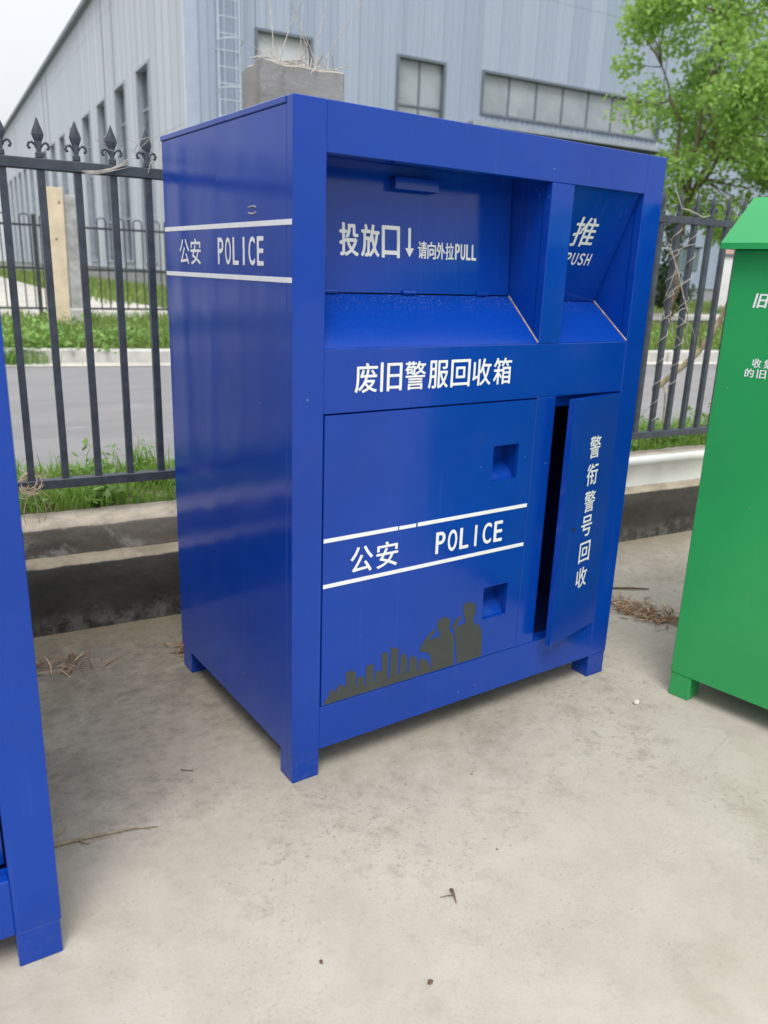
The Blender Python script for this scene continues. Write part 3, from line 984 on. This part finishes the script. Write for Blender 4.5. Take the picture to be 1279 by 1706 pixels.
def CAB(e, b): return (e, b)
box_p = Vector((20.0, 13.2, Z_V))
t = thing('utility_cabinet', 'grey blue utility cabinet on a pole in front of the dark shrub', 'cabinet', box_p, R(-35))
mb = MB(); mb.box(-.24, .24, -.15, .15, 1.35, 2.0, None, .015); mb.build('housing', M_cab, t)
mb = MB(); mb.box(-.21, .21, -.165, -.152, 1.40, 1.95, None, .004); mb.build('cover', M_cab, t)
mb = MB(); mb.box(-.3, .3, -.2, .2, 2.0, 2.04, None, .01); mb.build('rain_cap', M_iron2, t)
mb = MB(); mb.tube([(0, 0, -.05), (0, 0, 1.35)], .06, 10); mb.build('pole', M_iron2, t)
t = thing('marker_post', 'slim teal painted post on the far verge beside the blue bin', 'post', (16.35, 11.95, Z_V), R(-30))
mb = MB(); mb.box(-.12, .12, -.08, .08, -.02, 1.55, None, .01); mb.build('body', M_teal, t)
mb = MB(); mb.box(-.14, .14, -.10, .10, 1.55, 1.6, None, .01); mb.build('cap', M_iron2, t)
for px, lab, w_, h_, cap in (((28.6, 17.6), 'narrow white gate pillar with a terracotta cap, far across the road', .2, 2.1, True), ((29.7, 16.9), 'wide white gate pillar without a cap, far across the road', .32, 2.9, False)):
    t = thing('gate_pillar', lab, 'pillar', (px[0], px[1], Z_V), R(-35))
    mb = MB(); mb.box(-w_, w_, -w_, w_, -.05, h_, None, .015); mb.build('shaft', M_pwhite, t)
    mb = MB(); mb.box(-w_ - .04, w_ + .04, -w_ - .04, w_ + .04, -.05, .25, None, .015); mb.build('base', M_kerb, t)
    if cap:
        mb = MB(); mb.box(-w_ - .05, w_ + .05, -w_ - .05, w_ + .05, h_ + .07, h_ + .75, None, .02); mb.build('cap', M_pink, t)
        mb = MB(); mb.box(-w_ - .08, w_ + .08, -w_ - .08, w_ + .08, h_, h_ + .07, None, .01); mb.build('moulding', M_gutter, t)

# ------------------------------------------------------------------ bins
def text_mesh(txt, offset):
    cu = bpy.data.curves.new('txt', 'FONT')
    cu.body = txt; cu.offset = offset; cu.extrude = 0; cu.resolution_u = 6
    o = bpy.data.objects.new('txt', cu); COL.objects.link(o)
    dg = bpy.context.evaluated_depsgraph_get()
    me = bpy.data.meshes.new_from_object(o.evaluated_get(dg))
    vs = [v.co.copy() for v in me.vertices]; fs = [tuple(p.vertices) for p in me.polygons]
    bpy.data.objects.remove(o); bpy.data.curves.remove(cu); bpy.data.meshes.remove(me)
    return vs, fs
def glyph(mb, txt, u0, u1, v0, v1, F, offset=.012, keep_w=None, slant=0):
    """fits the writing into the rectangle u0..u1, v0..v1 of frame F = (origin, right, up, out)"""
    vs, fs = text_mesh(txt, 0)
    xs = [v.x for v in vs]; ys = [v.y for v in vs]
    ax, bx, ay, by = min(xs), max(xs), min(ys), max(ys)
    O, U, V, N = F
    k = offset * 1.1 * (v1 - v0)
    u0, u1, v0, v1 = u0 + k * .7, u1 - k * .7, v0 + k * .5, v1 - k * .5
    for i, (dx, dy) in enumerate(((0, 0), (-k, 0), (k, 0), (0, -k * .7), (0, k * .7)) if k > 0 else ((0, 0),)):
        out = []
        for v in vs:
            fx = (v.x - ax) / (bx - ax); fy = (v.y - ay) / (by - ay)
            out.append(O + U * (u0 + (u1 - u0) * fx + slant * fy + dx) + V * (v0 + (v1 - v0) * fy + dy) + N * (.0008 + .00012 * i))
        mb.add(out, fs)
def rect(mb, u0, u1, v0, v1, F, h=.0008):
    O, U, V, N = F
    P_ = lambda u, v, k: O + U * u + V * v + N * k
    a = [P_(u0, v0, .0001), P_(u1, v0, .0001), P_(u1, v1, .0001), P_(u0, v1, .0001), P_(u0, v0, h), P_(u1, v0, h), P_(u1, v1, h), P_(u0, v1, h)]
    mb.add(a, [(4, 5, 6, 7), (0, 1, 5, 4), (1, 2, 6, 5), (2, 3, 7, 6), (3, 0, 4, 7)])
FR = (Vector((0, 0, 0)), Vector((1, 0, 0)), Vector((0, 0, 1)), Vector((0, -1, 0)))
def latin(mb, word, u0, u1, v0, v1, F, narrow=('I',), wide=.76, offset=.02):
    n = len(word); p = (u1 - u0 + (1 - wide) * (u1 - u0) / n) / n
    for i, ch in enumerate(word):
        w = p * wide
        if ch in narrow:
            c = u0 + i * p + w / 2; rect(mb, c - .0042, c + .0042, v0, v1, F, .0012)
        else:
            glyph(mb, ch, u0 + i * p, u0 + i * p + w, v0, v1, F, offset)
def cjk(mb, word, u0, u1, v0, v1, F, fill=.93, offset=.012, slant=0):
    n = len(word); p = (u1 - u0) / (n - 1 + fill) if n > 1 else (u1 - u0) / fill
    for i, ch in enumerate(word):
        glyph(mb, ch, u0 + i * p, u0 + i * p + p * fill, v0, v1, F, offset, slant=slant)

BW, BD, BH = 1.3317, .8528, 1.80
def plate(mb, x0, x1, z0, z1, y0, y1, holes):
    """front plate with square holes; front at y0, back at y1"""
    xs = sorted({x0, x1} | {h[0] for h in holes} | {h[1] for h in holes}); zs = sorted({z0, z1} | {h[2] for h in holes} | {h[3] for h in holes})
    inh = lambda x, z: any(h[0] < x < h[1] and h[2] < z < h[3] for h in holes)
    for a, b in zip(xs[:-1], xs[1:]):
        for c, d in zip(zs[:-1], zs[1:]):
            if not inh((a + b) / 2, (c + d) / 2):
                mb.quad((a, y0, c), (b, y0, c), (b, y0, d), (a, y0, d))
                mb.quad((a, y1, c), (a, y1, d), (b, y1, d), (b, y1, c))
    for (a, b, c, d), s in [((x0, x1, z0, z1), 1)] + [(h, -1) for h in holes]:
        mb.quad((a, y0, c), (a, y0, d), (a, y1, d), (a, y1, c)); mb.quad((b, y0, c), (b, y1, c), (b, y1, d), (b, y0, d))
        mb.quad((a, y0, c), (a, y1, c), (b, y1, c), (b, y0, c)); mb.quad((a, y0, d), (b, y0, d), (b, y1, d), (a, y1, d))

def police_bin(label, loc, rz, lettering, door_open):
    t = thing('clothes_bin', label, 'donation bin', loc, rz, 'blue donation bins in the row')
    bv = .0016
    # steel body: front frame bars with hairline seams, side, back, top and floor sheets
    mb = MB()
    zb, zt = .086, 1.784
    mb.box(.0, .09, 0, .03, zb, BH, None, bv); mb.box(1.242, BW, 0, .03, zb, BH, None, bv)
    mb.box(.0902, 1.2418, 0, .03, 1.687, BH, None, bv)
    mb.box(.0902, 1.2418, 0, .03, 1.069, 1.233, None, bv)
    mb.box(.0902, 1.2418, 0, .03, zb, .222, None, bv)
    mb.box(.837, .928, 0, .03, 1.2332, 1.6868, None, bv)
    mb.box(.853, .935, 0, .03, .2222, 1.0688, None, bv)
    mb.box(0, .012, .0302, BD, zb, zt, None, bv); mb.box(BW - .012, BW, .0302, BD, zb, zt, None, bv)
    mb.box(.0122, BW - .0122, BD - .012, BD, zb, zt)
    mb.box(.0122, BW - .0122, .0302, BD - .0122, zb, zb + .012)
    mb.build('body', M_blue, t)
    mb = MB(); mb.box(-.0025, BW + .0025, .0304, BD + .003, 1.7845, BH, None, .002); mb.build('lid', M_blue, t)
    for x in (0, BW - .086):
        for y in (.001, BD - .08):
            mb = MB(); xx = x + (.003 if x == 0 else -.003)
            mb.box(xx, xx + .086, y, y + .076, 0, .0855, None, .002); mb.build('leg', M_blue, t)
    # pull hopper
    mb = MB()
    mb.quad((.09, .001, 1.2335), (.837, .001, 1.2335), (.837, .146, 1.364), (.09, .146, 1.364))
    mb.quad((.0901, .03, 1.2), (.0901, .17, 1.2), (.0901, .17, 1.72), (.0901, .03, 1.72))
    mb.quad((.8369, .03, 1.2), (.8369, .17, 1.2), (.8369, .17, 1.72), (.8369, .03, 1.72))
    mb.quad((.09, .03, 1.7005), (.837, .03, 1.7005), (.837, .17, 1.7005), (.09, .17, 1.7005))
    mb.build('hopper', M_blue_dusty if False else M_blue, t)
    mb = MB(); mb.add([(.0905, .004, 1.2368), (.8365, .004, 1.2368), (.8365, .1455, 1.3646), (.0905, .1455, 1.3646)], [(0, 1, 2, 3)]); mb.build('sill', M_blue_dusty, t)
    mb = MB(); mb.tube([(.8355, .002, 1.237), (.8355, .1455, 1.3665)], .002, 5); mb.build('weld_seam', M_straw, t)
    fu = Vector((0, .019, .34)).normalized()
    FH = (Vector((0, .146, 1.3645)), Vector((1, 0, 0)), fu, Vector((0, -fu.z, fu.y)))
    mb = MB()
    O, U, V, N = FH
    c = [O + U * .095 + V * .004, O + U * .832 + V * .004, O + U * .832 + V * .338, O + U * .095 + V * .338]
    mb.add(c + [p - N * .01 for p in c], [(0, 1, 2, 3), (4, 7, 6, 5), (0, 4, 5, 1), (1, 5, 6, 2), (2, 6, 7, 3), (3, 7, 4, 0)])
    fp = mb.build('flap', M_blue, t)
    mb = MB()
    for x in (.187, .448, .72):
        mb.tube([O + U * (x - .022) + V * .006 + N * .004, O + U * (x + .022) + V * .006 + N * .004], .006, 8)
    mb.build('hinges', M_blue, fp)
    mb = MB()
    MM = Matrix((U, V, N)).transposed().to_4x4(); MM.translation = O
    mb.box(.383, .53, .300, .306, 0, .026, MM, .001); mb.box(.383, .53, .274, .306, .026, .029, MM, .001)
    mb.box(.383, .387, .274, .306, 0, .026, MM, .001); mb.box(.526, .53, .274, .306, 0, .026, MM, .001)
    mb.build('handle', M_blue, fp)
    if lettering:
        mb = MB()
        cjk(mb, '投放口', .221, .417, .098, .182, FH, .88, .022)
        rect(mb, .4465, .4555, .125, .180, FH)
        mb.add([O + U * .436 + V * .126 + N * .0012, O + U * .451 + V * .102 + N * .0012, O + U * .466 + V * .126 + N * .0012], [(0, 1, 2)])
        cjk(mb, '请向外拉', .481, .611, .100, .147, FH, .93, .018)
        latin(mb, 'PULL', .616, .697, .102, .146, FH, (), .82, .03)
        mb.build('lettering', M_white, fp)
    # push hopper
    pu = Vector((0, -.142, .333)).normalized()
    FP = (Vector((0, .157, 1.352)), Vector((1, 0, 0)), pu, Vector((0, -pu.z, pu.y)))
    mb = MB()
    mb.quad((.928, .001, 1.2335), (1.242, .001, 1.2335), (1.242, .157, 1.352), (.928, .157, 1.352))
    for x in (.9281, 1.2419):
        mb.quad((x, .03, 1.2), (x, .17, 1.2), (x, .17, 1.72), (x, .03, 1.72))
    mb.build('chute', M_blue, t)
    mb = MB(); mb.add([(.9285, .004, 1.2362), (1.2415, .004, 1.2362), (1.2415, .156, 1.3524), (.9285, .156, 1.3524)], [(0, 1, 2, 3)]); mb.build('sill', M_blue_dusty, t)
    mb = MB(); mb.tube([(1.2405, .002, 1.237), (1.2405, .156, 1.3545)], .002, 5); mb.build('weld_seam', M_straw, t)
    O, U, V, N = FP
    c = [O + U * .932 + V * .003, O + U * 1.238 + V * .003, O + U * 1.238 + V * .365, O + U * .932 + V * .365]
    mb = MB(); mb.add(c + [p - N * .01 for p in c], [(0, 1, 2, 3), (4, 7, 6, 5), (0, 4, 5, 1), (1, 5, 6, 2), (2, 6, 7, 3), (3, 7, 4, 0)])
    pf = mb.build('push_flap', M_blue, t)
    if lettering:
        mb = MB()
        glyph(mb, '推', 1.012, 1.112, .186, .278, FP, .012, slant=.0)
        latin(mb, 'PUSH', 1.022, 1.137, .126, .165, FP, (), .72, .02)
        mb.build('lettering', M_white, pf)
        mb = MB()
        cjk(mb, '废旧警服回收箱', .182, .732, 1.119, 1.196, FR, .88, .012)
        mb.build('lettering', M_white, t)
    # big door
    H1, H2 = (.686, .789, .822, .932), (.689, .793, .360, .470)
    dr = bpy.data.objects.new('collection_door', None)
    mb = MB(); plate(mb, .0935, .8495, .2255, 1.0655, -.001, .018, [H1, H2])
    d = mb.build('door', M_blue, t)
    for (a, b, c_, e_) in (H1, H2):
        mb = MB(); q = .055
        mb.quad((a, .016, c_), (b, .016, c_), (b, .068, c_ + q), (a, .068, c_ + q))
        mb.quad((a, .068, c_ + q), (b, .068, c_ + q), (b, .068, e_), (a, .068, e_))
        mb.add([(a, .016, c_), (a, .068, c_ + q), (a, .068, e_), (a, .016, e_)], [(0, 1, 2, 3)])
        mb.add([(b, .016, c_), (b, .068, c_ + q), (b, .068, e_), (b, .016, e_)], [(0, 1, 2, 3)])
        mb.quad((a, .016, e_), (b, .016, e_), (b, .068, e_), (a, .068, e_))
        hpck = mb.build('handle_pocket', M_blue, d)
        mb = MB(); mb.tube([((a + b) / 2 - .018, .0675, e_ - .030), ((a + b) / 2 - .018, .050, e_ - .030)], .011, 12); mb.build('lock', M_black, hpck)
    if lettering:
        FD = (Vector((0, -.001, 0)),) + FR[1:]
        mb = MB()
        cjk(mb, '公安', .181, .343, .614, .692, FD, .86, .014)
        mb.build('lettering', M_white, d); mb = MB()
        latin(mb, 'POLICE', .481, .748, .622, .690, FD, ('I',), .76, .02)
        mb.build('lettering', M_white, d)
        for z in (.720, .588):
            mb = MB()
            if z > .7:
                rect(mb, .0945, .340, z, z + .0115, FD); rect(mb, .3435, .404, z, z + .0105, FD); rect(mb, .410, .8465, z, z + .0115, FD)
            else: rect(mb, .0945, .8465, z, z + .0115, FD)
            mb.build('stripe', M_white, d)
        SKY = [(0.0998, 0.2284), (0.108, 0.2432), (0.1179, 0.2525), (0.1227, 0.2699), (0.1329, 0.271), (0.1382, 0.2588), (0.1415, 0.262), (0.1498, 0.276), (0.1626, 0.2789), (0.1715, 0.2656), (0.1758, 0.266), (0.1747, 0.3139), (0.1885, 0.3118), (0.1893, 0.3165), (0.1989, 0.313), (0.2, 0.3078), (0.2088, 0.3054), (0.2103, 0.2600), (0.2135, 0.2600), (0.2143, 0.2836), (0.2243, 0.2879), (0.2388, 0.2789), (0.2405, 0.252), (0.2440, 0.252), (0.2447, 0.3138), (0.2536, 0.3164), (0.2716, 0.3132), (0.2725, 0.258), (0.2770, 0.258), (0.2785, 0.2855), (0.2926, 0.2875), (0.3019, 0.2833), (0.2996, 0.3408), (0.3234, 0.3405), (0.3250, 0.252), (0.3310, 0.252), (0.3334, 0.3237), (0.3321, 0.3508), (0.3414, 0.3518), (0.3605, 0.342), (0.3620, 0.256), (0.3685, 0.256), (0.3694, 0.3144), (0.3802, 0.3234), (0.3904, 0.3106), (0.3951, 0.294), (0.3965, 0.252), (0.4020, 0.252), (0.4027, 0.2954), (0.4176, 0.3053), (0.432, 0.2895), (0.4350, 0.277), (0.4368, 0.246), (0.4405, 0.246), (0.4421, 0.2842), (0.4477, 0.2888), (0.4521, 0.2816), (0.4589, 0.2824), (0.4694, 0.2727), (0.4752, 0.2755), (0.4801, 0.2611), (0.4879, 0.2485), (0.4917, 0.2284)]
        O1 = [(0.4916, 0.2284), (0.491, 0.2318), (0.4918, 0.2492), (0.4834, 0.2865), (0.4756, 0.2989), (0.4605, 0.3037), (0.4424, 0.3118), (0.44, 0.3192), (0.449, 0.3316), (0.458, 0.3448), (0.4671, 0.3554), (0.4812, 0.3665), (0.4973, 0.3764), (0.5026, 0.3726), (0.4964, 0.3612), (0.4821, 0.3517), (0.48, 0.3393), (0.4877, 0.3417), (0.5025, 0.3442), (0.5156, 0.3436), (0.5191, 0.3514), (0.5121, 0.3643), (0.5047, 0.3849), (0.5087, 0.3994), (0.5232, 0.4063), (0.5384, 0.4046), (0.5521, 0.3972), (0.557, 0.3857), (0.556, 0.373), (0.5549, 0.3602), (0.5597, 0.3503), (0.5719, 0.3387), (0.5778, 0.3152), (0.5803, 0.2703), (0.582, 0.2284)]
        O2 = [(0.5957, 0.2284), (0.5831, 0.3139), (0.5768, 0.3419), (0.5802, 0.3516), (0.5979, 0.3632), (0.6165, 0.3659), (0.6213, 0.3709), (0.6171, 0.3833), (0.6084, 0.4001), (0.6052, 0.4268), (0.6149, 0.4351), (0.6337, 0.4345), (0.6511, 0.4282), (0.6586, 0.4152), (0.6606, 0.3928), (0.6534, 0.3785), (0.6523, 0.3664), (0.6618, 0.3554), (0.6823, 0.3435), (0.6902, 0.3282), (0.6965, 0.2951), (0.6986, 0.249), (0.6981, 0.2284)]
        ARM = [(0.5647, 0.3657), (0.5756, 0.384), (0.5933, 0.3948), (0.6016, 0.3946), (0.6001, 0.3871), (0.5889, 0.3723), (0.5830, 0.3547), (0.5781, 0.3455)]
        mb = MB()
        for poly in (SKY, O1, O2):
            mb.prism(poly, (1, 0, 0), (0, 0, 1), (0, -1, 0), (0, -.0011, 0), .0006)
        mb.prism(ARM, (1, 0, 0), (0, 0, 1), (0, -1, 0), (0, -.0011, 0), .0009)
        mb.build('silhouette', M_silh, d)
        # side writing, read from the back edge to the front edge
        FS = (Vector((0, 0, 0)), Vector((0, -1, 0)), Vector((0, 0, 1)), Vector((-1, 0, 0)))
        mb = MB()
        cjk(mb, '公安', -.728, -.560, 1.426, 1.499, FS, .88, .014)
        mb.build('lettering', M_white, t); mb = MB()
        latin(mb, 'POLICE', -.436, -.151, 1.429, 1.499, FS, ('I',), .76, .02)
        mb.build('lettering', M_white, t)
        for z in (1.523, 1.391):
            mb = MB(); rect(mb, -.851, -.004, z, z + .0125, FS); mb.build('stripe', M_white, t)
        mb = MB()
        for k in (-1, 1):
            mb.tube([(-.001, .215 + .022 * q, 1.563 + k * (.006 + .003 * (1 - q * q))) for q in (-1, -.5, 0, .5, 1)], .0018, 5)
        mb.build('scuff_mark', M_straw_grey, t)
    # small door with folded edge, hinge on its right
    mb = MB()
    plate(mb, -.300, -.002, .2275, 1.0655, 0, .0015, [])
    mb.box(-.300, -.2985, .0016, .020, .2275, 1.0655); mb.box(-.2984, -.002, .0016, .020, .2275, .229); mb.box(-.2984, -.002, .0016, .020, 1.064, 1.0655)
    mb.box(-.0035, -.002, .0016, .02, .2292, 1.0638)
    sd = mb.build('small_door', M_blue, t)
    if door_open:
        sd.location = (1.242, -.002, 0); sd.rotation_euler = (0, R(.0), R(12.5))
    else:
        sd.location = (1.2415, .05, 0)
    mb = MB(); mb.tube([(-.222, -.0003, .628), (-.222, .004, .628)], .0085, 10); mb.build('keyhole', M_black, sd)
    if lettering:
        mb = MB()
        cells = [(.140, .898), (.139, .805), (.136, .711), (.138, .625), (.132, .530), (.134, .437)]
        for ch, (u, z) in zip('警衔警号回收', cells):
            glyph(mb, ch, -u - .036, -u + .036, z - .037, z + .037, FR, .012)
        mb.build('lettering', M_white, sd)
    # inner liner seen through the gap
    mb = MB()
    mb.box(.9352, 1.2418, .024, .03, 1.032, 1.0688); mb.build('liner_lip', M_blue, t)
    mb = MB(); mb.box(.9352, 1.2418, .022, .03, .2222, .232); mb.build('liner_lip', M_blue, t)
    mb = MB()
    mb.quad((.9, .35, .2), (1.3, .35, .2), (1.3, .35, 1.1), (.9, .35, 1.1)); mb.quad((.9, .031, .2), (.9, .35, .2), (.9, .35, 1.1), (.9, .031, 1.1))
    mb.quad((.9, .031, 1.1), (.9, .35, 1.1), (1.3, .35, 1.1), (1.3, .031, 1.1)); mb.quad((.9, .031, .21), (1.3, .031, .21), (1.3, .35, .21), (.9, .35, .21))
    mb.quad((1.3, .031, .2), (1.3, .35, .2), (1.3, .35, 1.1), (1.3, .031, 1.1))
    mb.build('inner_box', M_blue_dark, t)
    return t
police_bin('central blue steel donation bin with white writing and its small right door ajar', (0, 0, 0), 0, True, True)
LD = Vector((.99859, -.053073, 0))
lo_ = Vector((-.691, -.257, 0)) - LD * (BW - .003)
police_bin('blue steel donation bin standing closer on the left, cut by the edge of the photo', lo_, math.atan2(LD.y, LD.x), False, False)

# green bin
GA = Vector((1.407, -.234, 0)); GL, GD = 1.25, .9
gt = thing('clothes_bin', 'green steel donation bin with a sloping pale green roof on the right', 'donation bin', GA, math.atan2(-.98945, .14486))
mb = MB(); mb.box(0, GL, 0, GD, .088, 1.528, None, .003); mb.build('body', M_green, gt)
for x in (.002, GL - .078):
    for y in (.002, GD - .08):
        mb = MB(); mb.box(x, x + .076, y, y + .078, 0, .0875, None, .003); mb.build('leg', M_green, gt)
mb = MB()
y0, y1, x0, x1 = -.042, GD + .042, -.028, GL + .028
ym = .445
pr = [(y0, 1.5285), (y1, 1.5285), (y1, 1.546), (GD - .14, 1.69), (.14, 1.69), (y0, 1.546)]
mb.prism([(p[0], p[1]) for p in pr], (0, 1, 0), (0, 0, 1), (1, 0, 0), (x0, 0, 0), x1 - x0)
mb.build('roof', M_green, gt)
mb = MB()
cjk(mb, '旧衣', .082, .168, 1.359, 1.402, FR, .84, .03, slant=.006)
mb.build('lettering', M_white, gt)
mb = MB()
cjk(mb, '收集', .109, .172, 1.181, 1.209, FR, .78, .02)
cjk(mb, '的旧', .091, .156, 1.150, 1.177, FR, .74, .02)
mb.build('lettering', M_white, gt)

# ------------------------------------------------------------------ litter on the yard
def litter(name, label, cx, cy, ax, ay, ang, n, seed, L=(.02, .07), mat=None):
    r = random.Random(seed); mb = MB(); mb.keep = True
    ca, sa = math.cos(ang), math.sin(ang)
    for _ in range(n):
        a = r.gauss(0, ax); b = r.gauss(0, ay)
        p = Vector((cx + a * ca - b * sa, cy + a * sa + b * ca, r.uniform(.002, .014)))
        th = r.uniform(0, 6.28); l = r.uniform(*L); w = r.uniform(.001, .0035)
        d = Vector((math.cos(th), math.sin(th), r.uniform(-.08, .15))); u = Vector((-d.y, d.x, 0)) * w
        q = p + d * l * .5 + Vector((0, 0, r.uniform(0, .008))); e_ = p + d * l
        e_.z = max(e_.z, .002)
        mb.add([p - u, p + u, q + u, q - u, e_ + u * .4, e_ - u * .4], [(0, 1, 2, 3), (3, 2, 4, 5)])
    return tag(mb.build(name, mat or M_litter), label, 'leaf litter', kind='stuff')
t_ = NT('dry_litter')
gn = t_.n('ShaderNodeNewGeometry')
t_.base(t_.ramp(gn.outputs['Random Per Island'], [(.0, (.08, .04, .02)), (.45, (.25, .13, .065)), (.8, (.42, .26, .13)), (1, (.6, .47, .3))])); t_.rough(.9)
M_litter = t_.m
litter('leaf_litter', 'brown drift of dry needles and leaf scraps on the concrete between the blue and green bins', 1.93, .27, .17, .05, R(-72), 520, 1)
litter('leaf_litter', 'few straw coloured needles on the concrete by the left blue bin', -.40, 1.06, .07, .035, R(-20), 46, 2, (.03, .09))
litter('leaf_litter', 'small clump of dry needles against the back left leg of the central blue bin', .055, .96, .028, .04, R(0), 46, 3, (.02, .06))
mb = MB(); mb.tube([(2.02, .55, .006), (2.09, .50, .009), (2.18, .445, .006)], [.004, .005, .003], 6)
tag(mb.build('stick', M_brownleaf), 'short dark stick on the concrete behind the leaf drift', 'stick')
mb = MB()
mb.tube([(-.665, .09, .005), (-.622, .086, .005), (-.575, .078, .006), (-.50, .062, .005), (-.44, .045, .006), (-.385, .022, .004)], [.0042, .004, .0036, .003, .0024, .001], 6)
mb.tube([(-.655, .09, .005), (-.62, .118, .012), (-.59, .136, .010)], [.0032, .003, .0022], 5)
mb.tube([(-.575, .078, .006), (-.562, .058, .005), (-.552, .050, .005)], [.0026, .0022, .0016], 5)
tag(mb.build('twig', M_twig), 'thin forked dry twig on the concrete beside the left blue bin', 'twig')
mb = MB(); mb.tube([(-.245, .23, .003), (-.215, .205, .004)], [.0016, .001], 5)
tag(mb.build('twig', M_brownleaf), 'tiny dark splinter of twig on the bare concrete left of the front leg', 'twig')
mb = MB()
mb.tube([(.128, -.566, .004), (.126, -.575, .010), (.122, -.584, .011), (.119, -.594, .008), (.113, -.608, .003)], [.0025, .0042, .0034, .0022, .001], 6)
mb.tube([(.121, -.588, .008), (.106, -.579, .006), (.092, -.572, .003)], [.0015, .0011, .0007], 5)
mb.tube([(.126, -.574, .009), (.135, -.571, .005)], [.002, .0008], 5)
tag(mb.build('dry_sprig', M_brownleaf), 'small forked brown dry sprig lying on the open concrete in front', 'sprig')
def pebble(name, label, loc, s, mat, seed):
    bm = bmesh.new(); bmesh.ops.create_icosphere(bm, subdivisions=2, radius=1)
    for v in bm.verts: v.co *= 1 + noise.noise(v.co * 1.6 + Vector((seed, 0, 0))) * .35
    vs = [Vector((v.co.x * s[0], v.co.y * s[1], v.co.z * s[2])) for v in bm.verts]
    bm.verts.index_update(); fs = [[v.index for v in f.verts] for f in bm.faces]; bm.free()
    o = MB().add(vs, fs).build(name, mat, None, True); o.location = loc
    return tag(o, label, 'pebble')
pebble('pebble', 'pale pebble on the concrete between the blue and green bins', (1.244, -.227, .008), (.013, .010, .009), M_stone, 1)
pebble('pebble', 'small dark round pebble at the bottom of the photo', (-.073, -.748, .004), (.006, .005, .005), M_brownleaf, 2)
pebble('pebble', 'tiny brown pebble left of the dark round one near the bottom', (-.239, -.58, .003), (.004, .005, .004), M_brownleaf, 3)
